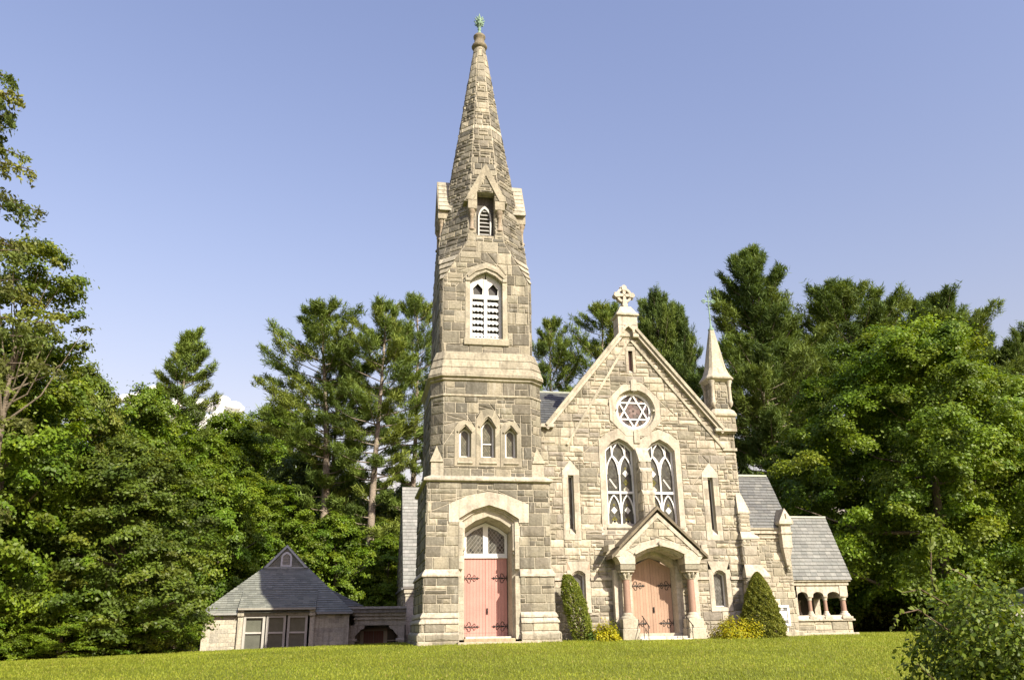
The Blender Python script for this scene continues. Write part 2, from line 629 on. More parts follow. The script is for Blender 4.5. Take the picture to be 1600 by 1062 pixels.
def leaf_mesh(name, P, Nn, S, Cc, mat, aspect=.55, seed=0, tang=None, fold=0.0, full=False):
    """One mesh of many small leaf-shaped faces: centres P, normals Nn, lengths S, colours Cc."""
    rng = np.random.default_rng(seed)
    n = len(P)
    Nn = Nn / (np.linalg.norm(Nn, axis=1, keepdims=True) + 1e-9)
    t = rng.normal(size=(n, 3)) if tang is None else tang
    t = t - Nn * (t * Nn).sum(1, keepdims=True)
    t /= np.linalg.norm(t, axis=1, keepdims=True) + 1e-9
    b = np.cross(Nn, t)
    s = S[:, None]
    if full:                                                          # rounded, pointed leaf, cupped along its midrib
        prof = [(-.5, 0, 0), (-.30, .36, 1), (.02, .5, 1), (.30, .30, .7), (.5, 0, 0), (.30, -.30, .7), (.02, -.5, 1), (-.30, -.36, 1)]
        m_ = len(prof)
        v = np.stack([P + t * s * a_ + b * s * aspect * b_ + Nn * s * f_ * .07 for a_, b_, f_ in prof], 1)
    else:
        m_ = 4
        v = np.empty((n, 4, 3))
    if not full:
        v[:, 0] = P - t * s * .5
        v[:, 1] = P + b * s * aspect * .5 - t * s * .06 + Nn * s * fold
        v[:, 2] = P + t * s * .5
        v[:, 3] = P - b * s * aspect * .5 - t * s * .06 + Nn * s * fold
    me = bpy.data.meshes.new(name)
    me.vertices.add(n * m_)
    me.vertices.foreach_set('co', v.astype('f').ravel())
    me.loops.add(n * m_)
    me.loops.foreach_set('vertex_index', np.arange(n * m_, dtype='i'))
    me.polygons.add(n)
    me.polygons.foreach_set('loop_start', np.arange(0, n * m_, m_, dtype='i'))
    me.materials.append(mat)
    at = me.attributes.new('Col', 'FLOAT_COLOR', 'FACE')
    arr = np.ones((n, 4), 'f')
    arr[:, :3] = Cc
    at.data.foreach_set('color', arr.ravel())
    me.update()
    me.validate()
    return me

def link(name, me, parent=None):
    o = bpy.data.objects.new(name, me)
    col.objects.link(o)
    if parent:
        o.parent = parent
    return o

def grass():
    rng = np.random.default_rng(5)
    n = 230000
    # denser towards the viewer side, on the lawn that the photo shows
    y = -17 + 24 * rng.random(n) ** 1.15
    x = -26 + 48 * rng.random(n)
    keep = ~((x > -2.7) & (x < 2.9) & (y > -.35)) & ~((x > 2.2) & (x < 14) & (y > .8)) & ~((x > 13) & (x < 17) & (y > 2.7)) & ~((x > 4.9) & (x < 8.8) & (y > -.55))
    x, y = x[keep], y[keep]
    n = len(x)
    z = ground_h(x, y)
    hgt = rng.uniform(.035, .085, n)
    patch = .5 + .5 * np.sin(x * .9 + 1.7 * np.sin(y * .6)) * np.cos(y * 1.1 + np.sin(x * .5))
    lean = rng.normal(size=(n, 2)) * .45
    t = np.stack([lean[:, 0], lean[:, 1], np.ones(n)], 1)
    P = np.stack([x, y, z + hgt * .45], 1)
    Nn = np.stack([rng.normal(size=n), rng.normal(size=n) - .6, rng.normal(size=n) * .3 + .5], 1)
    c = np.array([.15, .182, .014])[None] * rng.uniform(.86, 1.14, (n, 1)) + np.array([.05, .03, .008])[None] * patch[:, None] * rng.random((n, 1))
    dry = rng.random(n) < .025
    c[dry] = np.array([.24, .20, .06])[None] * rng.uniform(.7, 1.2, (int(dry.sum()), 1))
    o = link('grass', leaf_mesh('grass', P, Nn, hgt, c, M_GRASS, .22, 3, t))
    o['kind'] = 'stuff'
grass()

# ------------------------------------------------------------------ church
church = thing('stone_church', 'grey and cream granite church with tall spire, pink tower door and gable cross', 'church')
TX, TY = .08, 2.42

# --- tower masonry
tw = MB()
def steps_hole(yf, w=1.16):
    return [(TX - w, -1), (TX + w, -1), (TX + w, 4.4), (TX - w, 4.4)]
door_hood_in = [(TX - 1.16, 4.32), (TX - 1.16, 4.47), (TX - .62, 4.80), (TX, 4.99), (TX + .62, 4.80), (TX + 1.16, 4.47), (TX + 1.16, 4.32)]
door_hood_out = [(TX - 1.56, 4.32), (TX - 1.56, 5.02), (TX - .74, 5.36), (TX, 5.50), (TX + .74, 5.36), (TX + 1.56, 5.02), (TX + 1.56, 4.32)]
hood_poly = door_hood_out + []
hd = [steps_hole(0), hood_poly]
def level(z0, z1, h0, h1, pal, seed, hole=True, **kw):
    ringwall(tw, sq(TX, TY, h0), z0, sq(TX, TY, h1), z1, seed=seed, pal=pal, holes={0: hd} if hole else None, **kw)
DRESS = dict(rh=(.5, .6), rw=(.7, 1.3), split=0, rough=.003, gap=.005, proud=.012)
level(-.6, .30, 2.66, 2.66, PAL_MID[:4], 1, rh=(.3, .36), rw=(.8, 1.6), split=0)
level(.30, .37, 2.66, 2.58, PAL_TRIM_GREY, 2, **DRESS)
level(.37, .66, 2.57, 2.57, PAL_MID, 3, rh=(.28, .3), rw=(.5, 1.2), split=0)
level(.66, .70, 2.62, 2.62, PAL_TRIM, 4, **DRESS)
level(.70, .86, 2.62, 2.52, PAL_TRIM, 41, **DRESS)
level(.86, .90, 2.57, 2.57, PAL_TRIM, 5, **DRESS)
level(.90, 1.06, 2.57, 2.48, PAL_TRIM, 51, **DRESS)
level(1.06, 2.32, 2.475, 2.475, PAL_DARK + PAL_MID[:3], 6, rh=(.3, .34), rw=(.4, .95), split=.15)
level(2.32, 2.37, 2.54, 2.54, PAL_TRIM, 7, **DRESS)
level(2.37, 2.60, 2.54, 2.405, PAL_TRIM, 71, **DRESS)
level(2.60, 5.86, 2.40, 2.40, PAL_DARK + PAL_MID[:4], 8, rh=(.34, .5), rw=(.45, 1.0), split=.28)
# ledge on top of the first stage
for a, b, z0, z1 in ((2.40, 2.54, 5.86, 5.90), (2.54, 2.54, 5.90, 5.99), (2.54, 2.24, 5.99, 6.13)):
    ringwall(tw, sq(TX, TY, a), z0, sq(TX, TY, b), z1, seed=9 + int(z0 * 10), pal=PAL_TRIM, rh=(.9, 1), rw=(.9, 1.6), split=0, rough=.002, gap=.004, proud=.008)
S2 = sq(TX, TY, 2.25, .48)
def tri_holes():
    H = []
    for cx, w, zs, za in ((TX - .92, .44, 8.05, 8.40), (TX, .50, 8.55, 8.90), (TX + .92, .44, 8.05, 8.40)):
        H.append([(cx - w + .02, 6.5), (cx + w - .02, 6.5), (cx + w - .02, zs - .05), (cx + w * .52, zs + .24), (cx, zs + .30), (cx - w * .52, zs + .24), (cx - w + .02, zs - .05)])
    return H
ringwall(tw, S2, 6.05, S2, 9.33, seed=21, pal=PAL_DARK, holes={0: tri_holes()}, rh=(.34, .5), rw=(.4, .95), split=.3)
ringwall(tw, sq(TX, TY, 2.30, .49), 9.33, sq(TX, TY, 2.30, .49), 9.41, seed=22, pal=PAL_TT, rh=(.5, .6), rw=(.8, 1.4), split=0, rough=.002, gap=.004, proud=.008)
tw.loft([ring3(S2, 9.33), ring3(sq(TX, TY, 2.30, .49), 9.33)], PAL_TT[0])
tw.loft([ring3(sq(TX, TY, 2.30, .49), 9.41), ring3(S2, 9.44)], PAL_TT[0])
ringwall(tw, S2, 9.42, S2, 9.95, seed=23, pal=PAL_DARK, rh=(.4, .53), rw=(.5, .95), split=.2)
# small broach blocks where the square turns to the chamfered plan
h_, c_ = 2.25, .48
for sx in (-1, 1):
    for sy in (-1, 1):
        A = (TX + sx * (h_ - c_), TY + sy * h_)
        B = (TX + sx * h_, TY + sy * h_)
        D = (TX + sx * h_, TY + sy * (h_ - c_))
        ap = (TX + sx * (h_ - c_ / 2), TY + sy * (h_ - c_ / 2), 7.38)
        tri = [A, B, D] if sx * sy < 0 else [D, B, A]
        if sx < 0 and sy < 0:
            tri = [D, B, A]
        if sx > 0 and sy < 0:
            tri = [A, B, D]
        if sx > 0 and sy > 0:
            tri = [D, B, A]
        if sx < 0 and sy > 0:
            tri = [A, B, D]
        lo, hi = [(x, y, 6.02) for x, y in tri], [(x, y, 6.66) for x, y in tri]
        tw.poly([lo[0], lo[1], hi[1], hi[0]], PAL_TRIM_GREY[1])
        tw.poly([lo[1], lo[2], hi[2], hi[1]], PAL_TRIM_GREY[0])
        e = .05
        tri2 = [(x + sx * (0 if i != 1 else 0), y, 6.66) for i, (x, y) in enumerate(tri)]
        eave = [(tri[0][0] + (0 if abs(tri[0][0] - B[0]) > 1e-6 else sx * e), tri[0][1] + (sy * e if abs(tri[0][1] - B[1]) < 1e-6 else 0), 6.66),
                (B[0] + sx * e, B[1] + sy * e, 6.66),
                (tri[2][0] + (0 if abs(tri[2][0] - B[0]) > 1e-6 else sx * e), tri[2][1] + (sy * e if abs(tri[2][1] - B[1]) < 1e-6 else 0), 6.66)]
        tw.poly([hi[0], hi[1], eave[1], eave[0]], PAL_TT[0])
        tw.poly([hi[1], hi[2], eave[2], eave[1]], PAL_TT[0])
        tw.poly([eave[0], eave[1], ap], PAL_TT[1])
        tw.poly([eave[1], eave[2], ap], PAL_TT[2])
# belt of weathered courses
def trimring(h0, c0, z0, h1, c1, z1, seed):
    ringwall(tw, sq(TX, TY, h0, c0), z0, sq(TX, TY, h1, c1), z1, seed=seed, pal=PAL_TT, rh=(.9, 1), rw=(.9, 1.5), split=0, rough=.003, gap=.004, proud=.008)
trimring(2.25, .48, 9.95, 2.33, .49, 10.02, 30)
trimring(2.33, .49, 10.02, 2.29, .49, 10.07, 301)
trimring(2.29, .49, 10.07, 2.40, .50, 10.15, 302)
trimring(2.40, .50, 10.15, 2.38, .50, 10.22, 31)
trimring(2.40, .50, 10.22, 2.29, .45, 10.55, 32)
tw.loft([ring3(sq(TX, TY, 2.29, .45), 10.55), ring3(sq(TX, TY, 2.31, .45), 10.55)], PAL_TT[0])
trimring(2.315, .45, 10.55, 2.19, .39, 10.91, 33)
trimring(2.215, .39, 10.91, 2.07, .32, 11.28, 34)
tw.loft([ring3(sq(TX, TY, 2.07, .32), 11.28), ring3(sq(TX, TY, 1.5, .2), 11.29)], PAL_TT[0])
# belfry walls, narrowing like gables between the corner broaches
BH = 1.95
fb = [front(TY - BH), rightf(TX + BH), backf(TY + BH), leftf(TX - BH)]
fb[0].O.x = TX; fb[1].O.y = TY; fb[2].O.x = TX; fb[3].O.y = TY
bel_poly = [(-1.83, 11.27), (1.83, 11.27), (1.83, 14.55), (.81, 16.4), (-.81, 16.4), (-1.83, 14.55)]
bw_hole = [(-.9, 11.62), (.9, 11.62), (.9, 14.75), (.55, 15.2), (0, 15.42), (-.55, 15.2), (-.9, 14.75)]
for i, f in enumerate(fb):
    ashlar(tw, f, bel_poly, [bw_hole] if i == 0 else (), pal=PAL_DARK + PAL_MID[:3], seed=60 + i, rh=(.36, .55), rw=(.45, 1.0), split=.3)
AP = 1.95
t8 = math.tan(math.pi / 8)
oct0 = lambda ap: [(TX - ap * t8, TY - ap), (TX + ap * t8, TY - ap), (TX + ap, TY - ap * t8), (TX + ap, TY + ap * t8), (TX + ap * t8, TY + ap), (TX - ap * t8, TY + ap), (TX - ap, TY + ap * t8), (TX - ap, TY - ap * t8)]
Bq = sq(TX, TY, BH, .12)
ringwall(tw, Bq, 11.28, Bq, 14.55, seed=66, pal=PAL_DARK, only=(1, 3, 5, 7), rh=(.4, .6), rw=(.5, .6), split=0)
# corner broaches: four weathered stone steps, then rubble
O16 = oct0(AP)
def lerp_ring(A, B, t):
    return [(a[0] + (b[0] - a[0]) * t, a[1] + (b[1] - a[1]) * t) for a, b in zip(A, B)]
zc = [14.55, 14.85, 15.15, 15.45, 15.75]
for k in range(4):
    ta, tb = (zc[k] - 14.55) / 1.85, (zc[k + 1] - 14.55) / 1.85
    ra = lerp_ring(Bq, O16, ta)
    rb = lerp_ring(Bq, O16, tb)
    out = 0.05
    ra2 = [(x + (.05 if x > TX else -.05), y + (.05 if y > TY else -.05)) for x, y in ra]
    ringwall(tw, ra2, zc[k], rb, zc[k + 1] + .01, seed=70 + k, pal=PAL_TRIM_GREY + PAL_TT[:2], only=(1, 3, 5, 7), rh=(.9, 1), rw=(.6, .9), split=0, rough=.002, gap=.004, proud=.006)
    for i in (1, 3, 5, 7):
        j = (i + 1) % 8
        tw.poly([(*ra[i], zc[k]), (*ra[j], zc[k]), (*ra2[j], zc[k]), (*ra2[i], zc[k])], PAL_TRIM_GREY[0])
        for q in (i, j):
            tw.poly([(*ra[q], zc[k]), (*ra2[q], zc[k]), (*rb[q], zc[k + 1])], PAL_TRIM_GREY[0])
            tw.poly([(*rb[q], zc[k + 1]), (*ra2[q], zc[k]), (*ra[q], zc[k])], PAL_TRIM_GREY[0])
ringwall(tw, lerp_ring(Bq, O16, 1.2 / 1.85), 15.75, O16, 16.4, seed=77, pal=PAL_DARK, only=(1, 3, 5, 7), rh=(.25, .33), rw=(.3, .7))
tw.build('tower_wall', M_STONE, church)

# --- spire
sp = MB()
ringwall(sp, oct0(AP), 16.4, oct0(1.0), 22.7, seed=81, lholes={i: [[(-.42, .2), (.42, .2), (.42, 2.42), (-.42, 2.42)]] for i in (0, 2, 4, 6)}, pal=PAL_DARK + PAL_MID[:2], rh=(.27, .42), rw=(.3, .72), proud=.035, rough=.028, gap=.015)
ringwall(sp, oct0(1.0), 22.7, oct0(.965), 22.95, seed=82, pal=PAL_TRIM_GREY, rh=(.24, .26), rw=(.4, .6), split=0, rough=.004)
ringwall(sp, oct0(.965), 22.95, oct0(.54), 26.0, seed=83, pal=PAL_DARK + PAL_MID, rh=(.27, .4), rw=(.25, .6), proud=.035, rough=.028, gap=.015)
ringwall(sp, oct0(.54), 26.0, oct0(.25), 28.0, seed=84, pal=PAL_MID, rh=(.3, .5), rw=(.3, .6), split=.1, rough=.012, gap=.01)
sp.lathe(TX, TY, [(.25, 27.95), (.36, 28.02), (.40, 28.12), (.36, 28.22), (.27, 28.28), (.25, 28.6), (.30, 28.66), (.31, 28.75), (.24, 28.84), (.12, 28.9)], (.135, .115, .08), 16)
spo = sp.build('spire', M_STONE, church)
fn = MB()
CU = (.12, .18, .13)
fn.lathe(TX, TY, [(.09, 28.85), (.13, 28.95), (.08, 29.05), (.055, 29.15), (.10, 29.22), (.06, 29.3), (.08, 29.36), (.16, 29.5), (.185, 29.66), (.15, 29.82), (.08, 29.95), (.035, 30.08), (.008, 30.2)], CU, 12)
for k in range(8):
    a = k * math.pi / 4
    for z, r_ in ((29.48, .165), (29.66, .19), (29.82, .15)):
        q = (TX + math.cos(a + z) * r_, TY + math.sin(a + z) * r_, z)
        fn.tube([q, (q[0] + math.cos(a + z) * .07, q[1] + math.sin(a + z) * .05, z + .06), (q[0] + math.cos(a + z) * .05, q[1] + math.sin(a + z) * .03, z + .12)], [.04, .026, .006], CU, 5)
fn.build('finial', M_COPPER, spo)

# --- four lucarnes at the foot of the spire
def lucarne(k, first=None):
    M4 = Matrix.Translation((TX, TY, 0)) @ Matrix.Rotation(k * math.pi / 2, 4, 'Z')
    b = MB(); b.T = M4
    yf = -BH
    f = front(yf)
    # cheeks, sills and the blocks over the columns
    for s in (-1, 1):
        x0, x1 = sorted((s * .40, s * .80))
        b.box(x0, x1, yf + .22, -.6, 16.38, 17.95, PAL_TRIM_GREY[1])
        b.box(x0 - .01, x1 + .01, yf + .0, yf + .32, 16.38, 16.78, PAL_TT[2], .02)
        b.box(x0 + .03, x1 - .03, yf + .03, yf + .3, 16.78, 17.0, PAL_TT[0], .02)
        b.box(x0 - .0, x1 + .04 * (s > 0), yf - .06, yf + .5, 17.95, 18.4, PAL_TT[3], .03)
    b.box(-.39, .39, yf + .05, -.7, 16.38, 16.72, PAL_TT[0])
    gp = [(-.9, 18.4), (.9, 18.4), (.07, 20.15), (-.07, 20.15)]
    hole = [(-.40, 18.3), (.40, 18.3), (.40, 18.85), (-.40, 18.85)]
    inn = [(-.60, 18.4), (.60, 18.4), (0, 19.66)]
    f.O.y = yf + .0
    ashlar(b, f, inn, [hole], rh=(.25, .32), rw=(.3, .55), pal=PAL_DARK + PAL_MID[:3], seed=90, split=.2)
    for s in (-1, 1):
        e = [(s * .9, 18.4), (s * .60, 18.4), (0, 19.66), (0, 20.28)]
        prism(b, f, e, -.2, .07, PAL_TT[0])
        # soffit and jamb of the slot
        xa, xb = sorted((s * .40, s * .42))
        b.box(xa, xb, yf + .005, yf + .6, 18.4, 18.86, PAL_TRIM_GREY[0])
    b.box(-.42, .42, yf + .005, yf + .6, 18.84, 18.9, PAL_TRIM_GREY[0])
    b.box(-.42, .42, yf + .50, yf + .6, 16.72, 18.84, (.06, .055, .05))
    # stepped stone roof: overlapping courses on each slope
    for s in (-1, 1):
        N_ = 7
        for q in range(N_):
            t0, t1 = q / N_, (q + 1) / N_
            xo, xi = .93 * (1 - t0) + .0, .93 * (1 - t1)
            z0, z1 = 18.34 + 1.92 * t0, 18.34 + 1.92 * t1
            P = [(s * (xo + .05), yf - .02, z0), (s * (xo + .05), .0, z0), (s * (xi + .01), .0, z1 + .02), (s * (xi + .01), yf - .02, z1 + .02),
                 (s * (xo - .12), yf - .02, z0), (s * (xo - .12), .0, z0), (s * max(0, xi - .14), .0, z1), (s * max(0, xi - .14), yf - .02, z1)]
            F = [(0, 1, 2, 3), (4, 7, 6, 5), (0, 3, 7, 4), (0, 4, 5, 1)]
            b.mesh(P, F if s > 0 else [tuple(reversed(q_)) for q_ in F], PAL_TRIM_GREY[q % 3])
    o = b.build('lucarne', M_STONE, church)
    cb = MB(); cb.T = M4
    for s in (-1, 1):
        c2 = MB(); c2.T = M4
        cx, cy = s * .62, yf + .11
        c2.lathe(cx, cy, [(.15, 16.98), (.15, 17.03), (.12, 17.08), (.09, 17.11), (.085, 17.62), (.11, 17.65), (.09, 17.69), (.13, 17.8), (.17, 17.88), (.17, 17.95)], (.19, .155, .115), 12)
        c2.build('column', M_STONE, o)
    lv = MB(); lv.T = M4
    f2 = front(yf + .42)
    op = arch(0, .30, 16.74, 17.75, 18.35, .8, 6)
    ip = arch(0, .23, 16.84, 17.75, 18.22, .8, 6)
    band(lv, f2, ip + [ip[0]], op + [op[0]], -.03, .03, [(.27, .27, .26)], 1)
    for q in range(7):
        z = 16.92 + q * .19
        w = .23 if z < 17.75 else .23 * max(.25, (18.25 - z) / .5)
        lv.poly([(-w, yf + .40, z), (w, yf + .40, z), (w, yf + .48, z + .10), (-w, yf + .48, z + .10)], (.20, .20, .19))
    lv.build('louver', M_PAINT, o)
    return o
for k in range(4):
    lucarne(k)

# --- belfry louvred window
bw = MB()
f = fb[0]
out = [(-.9, 11.9), (-.9, 14.75), (-.55, 15.2), (0, 15.42), (.55, 15.2), (.9, 14.75), (.9, 11.9)]
inn = [(-.70, 11.9), (-.70, 14.52), (-.40, 14.80), (0, 14.98), (.40, 14.80), (.70, 14.52), (.70, 11.9)]
st = MB()
def subd(P, n):
    Q = []
    for i in range(len(P) - 1):
        k = n if abs(P[i + 1][1] - P[i][1]) > 1.2 else 1
        for j in range(k):
            Q.append((P[i][0] + (P[i + 1][0] - P[i][0]) * j / k, P[i][1] + (P[i + 1][1] - P[i][1]) * j / k))
    return Q + [P[-1]]
band(st, f, subd(inn, 6), subd(out, 6), 0, .03, PAL_TRIM_GREY + PAL_TT[:2], 4)
hood_i = [(-.78, 14.66), (-.45, 14.95), (0, 15.12), (.45, 14.95), (.78, 14.66)]
hood_o = [(-.82, 14.78), (-.48, 15.06), (0, 15.24), (.48, 15.06), (.82, 14.78)]
band(st, f, hood_i, hood_o, .03, .09, [PAL_TT[0]], 5)
reveal(st, f, inn, .03, [(x * .97, z - .02) for x, z in inn], -.34, PAL_TT[2])
st.box(TX - .95, TX + .95, TY - BH - .1, TY - BH + .3, 11.62, 11.92, PAL_TT[1], .02)
for s in (-1, 1):
    st.box(TX + s * .8 - .1, TX + s * .8 + .1, TY - BH - .08, TY - BH + .1, 14.5, 14.66, PAL_TRIM_GREY[0], .02)
st.build('belfry_window_surround', M_TRIM, church)
fx = Fr(f.O + Vector((0, .26, 0)), f.U, f.V)
def addbar(mb, fr, a0, a1, b0, b1, c0, c1, c):
    prism(mb, fr, [(a0, b0), (a1, b0), (a1, b1), (a0, b1)], c0, c1, c, True)
addbar(bw, fx, -.68, -.57, 11.92, 14.55, -.05, .04, (.36, .36, .35))
addbar(bw, fx, .57, .68, 11.92, 14.55, -.05, .04, (.36, .36, .35))
addbar(bw, fx, -.07, .07, 11.92, 14.7, -.05, .05, (.36, .36, .35))
addbar(bw, fx, -.68, .68, 11.92, 12.06, -.05, .045, (.36, .36, .35))
addbar(bw, fx, -.68, .68, 13.80, 13.93, -.05, .045, (.36, .36, .35))
for s in (-1, 1):
    # pointed head panel with a cut-out
    o_ = [(s * .05, 13.9), (s * .68, 13.9), (s * .68, 14.55), (s * .40, 14.80), (s * .02, 14.97)]
    i_ = [(s * .14, 14.0), (s * .52, 14.0), (s * .54, 14.28), (s * .33, 14.52), (s * .12, 14.28)]
    n = 5
    for q in range(n):
        w_ = [o_[q], o_[(q + 1) % n], i_[(q + 1) % n], i_[q]]
        prism(bw, fx, w_, -.03, .02, (.36, .36, .35))
bwo = bw.build('louvred_window', M_PAINT, church)
dk = MB()
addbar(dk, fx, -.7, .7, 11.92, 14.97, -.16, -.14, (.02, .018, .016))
dk.build('dark_backing', M_PAINT, bwo)
sl = MB()
for s in (-1, 1):
    for q in range(6):
        z = 12.14 + q * .285
        x0, x1 = (s * .07, s * .57) if s > 0 else (s * .57, s * .07)
        P0 = [fx(x0, z, .02), fx(x1, z, .02), fx(x1, z + .17, -.10), fx(x0, z + .17, -.10)]
        sl.poly(P0, (.44, .44, .43))
        sl.poly([fx(x0, z - .02, .02), fx(x1, z - .02, .02), fx(x1, z, .02), fx(x0, z, .02)], (.36, .36, .35))
        # scalloped drop under each slat
        m_ = (x0 + x1) / 2
        for d in (-.16, 0, .16):
            sl.poly([fx(m_ + d - .06, z - .02, .018), fx(m_ + d, z - .08, .018), fx(m_ + d + .06, z - .02, .018)], (.36, .36, .35))
sl.build('slat', M_PAINT, bwo)

# --- three lancets of the second stage
st = MB()
f = front(TY - 2.25)
f.O.x = TX
for cx, w, z0, zs, za, ww in ((-.92, .19, 6.86, 7.86, 8.06, .44), (0, .24, 6.86, 8.08, 8.40, .50), (.92, .19, 6.86, 7.86, 8.06, .44)):
    st = MB()
    inn = [(cx - w - .05, z0), (cx - w - .05, zs), (cx - w * .5, zs + (za - zs) * .75), (cx, za + .05), (cx + w * .5, zs + (za - zs) * .75), (cx + w + .05, zs), (cx + w + .05, z0)]
    zt = 8.05 if cx else 8.45
    out = [(cx - ww + .02, z0), (cx - ww + .02, zt - .05), (cx - ww * .52, zt + (.24 if cx else .34)), (cx, zt + (.30 if cx else .40)), (cx + ww * .52, zt + (.24 if cx else .34)), (cx + ww - .02, zt - .05), (cx + ww - .02, z0)]
    band(st, f, subd(inn, 3), subd(out, 3), 0.0, .03, PAL_TT + PAL_MID[:2], 11 + int(cx * 10))
    ib = [(cx + (x - cx) * .86, z - .02) for x, z in inn]
    reveal(st, f, inn, .03, ib, -.28, PAL_TT[2])
    hi_ = [(cx - w - .09, zs - .02), (cx - w * .5, za + .02), (cx, za + .12), (cx + w * .5, za + .02), (cx + w + .09, zs - .02)]
    ho_ = [(x + (x - cx) * .18, z + .06) for x, z in hi_]
    band(st, f, hi_, ho_, .03, .085, [PAL_TT[0]], 3)
    st.mesh([f(cx - w - .1, 6.56, .03), f(cx + w + .1, 6.56, .03), f(cx + w + .1, 6.62, .09), f(cx - w - .1, 6.62, .09), f(cx + w + .06, 6.90, -.2), f(cx - w - .06, 6.90, -.2)],
            [(0, 1, 2, 3), (3, 2, 4, 5)], PAL_TT[1])
    prism(st, f, [(cx - ww + .02, 6.5), (cx + ww - .02, 6.5), (cx + ww - .02, 6.862), (cx - ww + .02, 6.862)], 0, .029, PAL_TT[3])
    st.build('window_surround', M_TRIM, church)
    g_ = MB()
    fo = arch(cx, w + .02, z0 + .02, zs - .02, za - .02, .5, 4)
    fi = arch(cx, w - .045, z0 + .08, zs - .02, za - .09, .5, 4)
    f3 = Fr(f.O + Vector((0, .25, 0)), f.U, f.V)
    band(g_, f3, fi + [fi[0]], fo + [fo[0]], -.04, .02, [WHITE], 1)
    if cx == 0:
        addbar(g_, f3, -.2, .2, 7.42, 7.46, -.02, .02, WHITE)
    wo = g_.build('lancet_window', M_PAINT, church)
    p_ = MB()
    leaded(p_, f3, fi, -.02, (.10, .15), [(.115, .11, .078), (.13, .125, .09), (.10, .10, .075), (.14, .13, .095)], 7, .004)
    p_.build('pane', M_GLASS, wo)

# --- tower doorway
st = MB()
f = front(TY - 2.40)
f.O.x = 0
band(st, f, door_hood_in, door_hood_out, 0, .05, PAL_TRIM, 15)
for s in (-1, 1):       # jamb stones beside the opening
    for q in range(7):
        z0, z1 = 2.6 + q * .25, 2.6 + (q + 1) * .25
        if z1 > 4.36:
            z1 = 4.36
        x0, x1 = sorted((TX + s * 1.0, TX + s * 1.16))
        st.box(x0, x1, TY - 2.41, TY - 2.0, z0 + .003, z1 - .003, random.Random(q + s).choice(PAL_TRIM_GREY + PAL_TRIM[:2]))
A1 = [(x, z) for x, z in door_hood_in]
A2 = [(TX - 1.0, 4.25), (TX - 1.0, 4.36), (TX - .55, 4.64), (TX, 4.82), (TX + .55, 4.64), (TX + 1.0, 4.36), (TX + 1.0, 4.25)]
A3 = [(TX - .86, 4.05), (TX - .86, 3.98), (TX - .5, 4.24), (TX, 4.44), (TX + .5, 4.24), (TX + .86, 3.98), (TX + .86, 4.05)]
def chain(P, Q, ca, cb, c):
    for i in range(len(P) - 1):
        st.poly([f(*P[i], ca), f(*Q[i], cb), f(*Q[i + 1], cb), f(*P[i + 1], ca)], c)
ms = [(A1, .05), (A1, -.08), ([(TX + (x - TX) * .96, z - .05) for x, z in A1], -.08), ([(TX + (x - TX) * .95, z - .07) for x, z in A1], -.15),
      ([(TX + (x - TX) * .91, z - .11) for x, z in A1], -.13), ([(TX + (x - TX) * .90, z - .13) for x, z in A1], -.22), (A2, -.22),
      ([(TX + (x - TX) * .97, z - .02) for x, z in A2], -.24), ([(TX + (x - TX) * .90, z - .22) for x, z in A2], -.26), (A3, -.98)]
for (P, a), (Q, b) in zip(ms[:-1], ms[1:]):
    chain(P, Q, a, b, PAL_TRIM[1] if a == b else PAL_TRIM[0])
# inner jambs: splayed side walls down to the sill
for s in (-1, 1):
    pts = [(1.16, -.02), (1.02, -.2), (.92, -.28), (.87, -1.02)]
    for (xa, ca), (xb, cb) in zip(pts[:-1], pts[1:]):
        P = [f(TX + s * xa, .1, ca), f(TX + s * xb, .1, cb), f(TX + s * xb, 4.45, cb), f(TX + s * xa, 4.45, ca)]
        st.poly(P if s < 0 else list(reversed(P)), PAL_TRIM_GREY[2])
    for q in range(9):   # coursing proud of the jamb front at the lower stages
        z0, z1 = .1 + q * .25, .1 + (q + 1) * .25
        x0, x1 = sorted((TX + s * .98, TX + s * 1.165))
        st.box(x0, x1, TY - 2.47, TY - 2.2, z0 + .002, min(z1, 2.4) - .002, PAL_TRIM_GREY[(q + (s > 0)) % 3])
    # carved impost ends of the inner hood
    cx = TX + s * 1.0
    st.box(cx - .09, cx + .09, TY - 2.36, TY - 2.12, 3.26, 3.42, PAL_TRIM_GREY[0], .03)
    st.box(cx - .06, cx + .06, TY - 2.32, TY - 2.12, 3.12, 3.27, PAL_TRIM_GREY[0], .03)
    st.box(cx - .07, cx + .07, TY - 2.33, TY - 2.14, 3.42, 4.3, PAL_TRIM[1])
st.box(TX - .95, TX + .95, TY - 2.5, TY - 1.3, -.3, .14, (.25, .19, .12), .02)
st.box(TX - .86, TX + .86, TY - 2.2, TY - 1.3, .14, .20, (.36, .34, .30))
st.build('doorway', M_TRIM, church)
stp = MB()
stp.box(TX - 1.25, TX + 1.8, -.78, -.2, -.35, .03, (.26, .225, .165), .02)
stp.build('door_step', M_TRIM, church)

def door_leafs(name, fr, cx, w, z0, z1, colr, top=None, planks=7, seed=1):
    """Pair of boarded leaves; every plank is a slightly proud board of the same mesh."""
    b = MB()
    rn = random.Random(seed)
    pw = w / planks
    for s in (-1, 1):
        for q in range(planks):
            x0, x1 = cx + s * (q * pw + (.006 if q == 0 else .003)), cx + s * ((q + 1) * pw - .003)
            if top:
                za, zb = top(abs(x0 - cx)), top(abs(x1 - cx))
            else:
                za = zb = z1
            k = rn.uniform(.92, 1.07)
            prism(b, fr, [(x0, z0), (x1, z0), (x1, zb), (x0, za)], -.03, 0, tuple(v * k for v in colr))
    addbar(b, fr, cx - w, cx + w, z0, (top(w) if top else z1), -.05, -.028, tuple(v * .55 for v in colr))
    return b.build(name, M_PAINT, church)

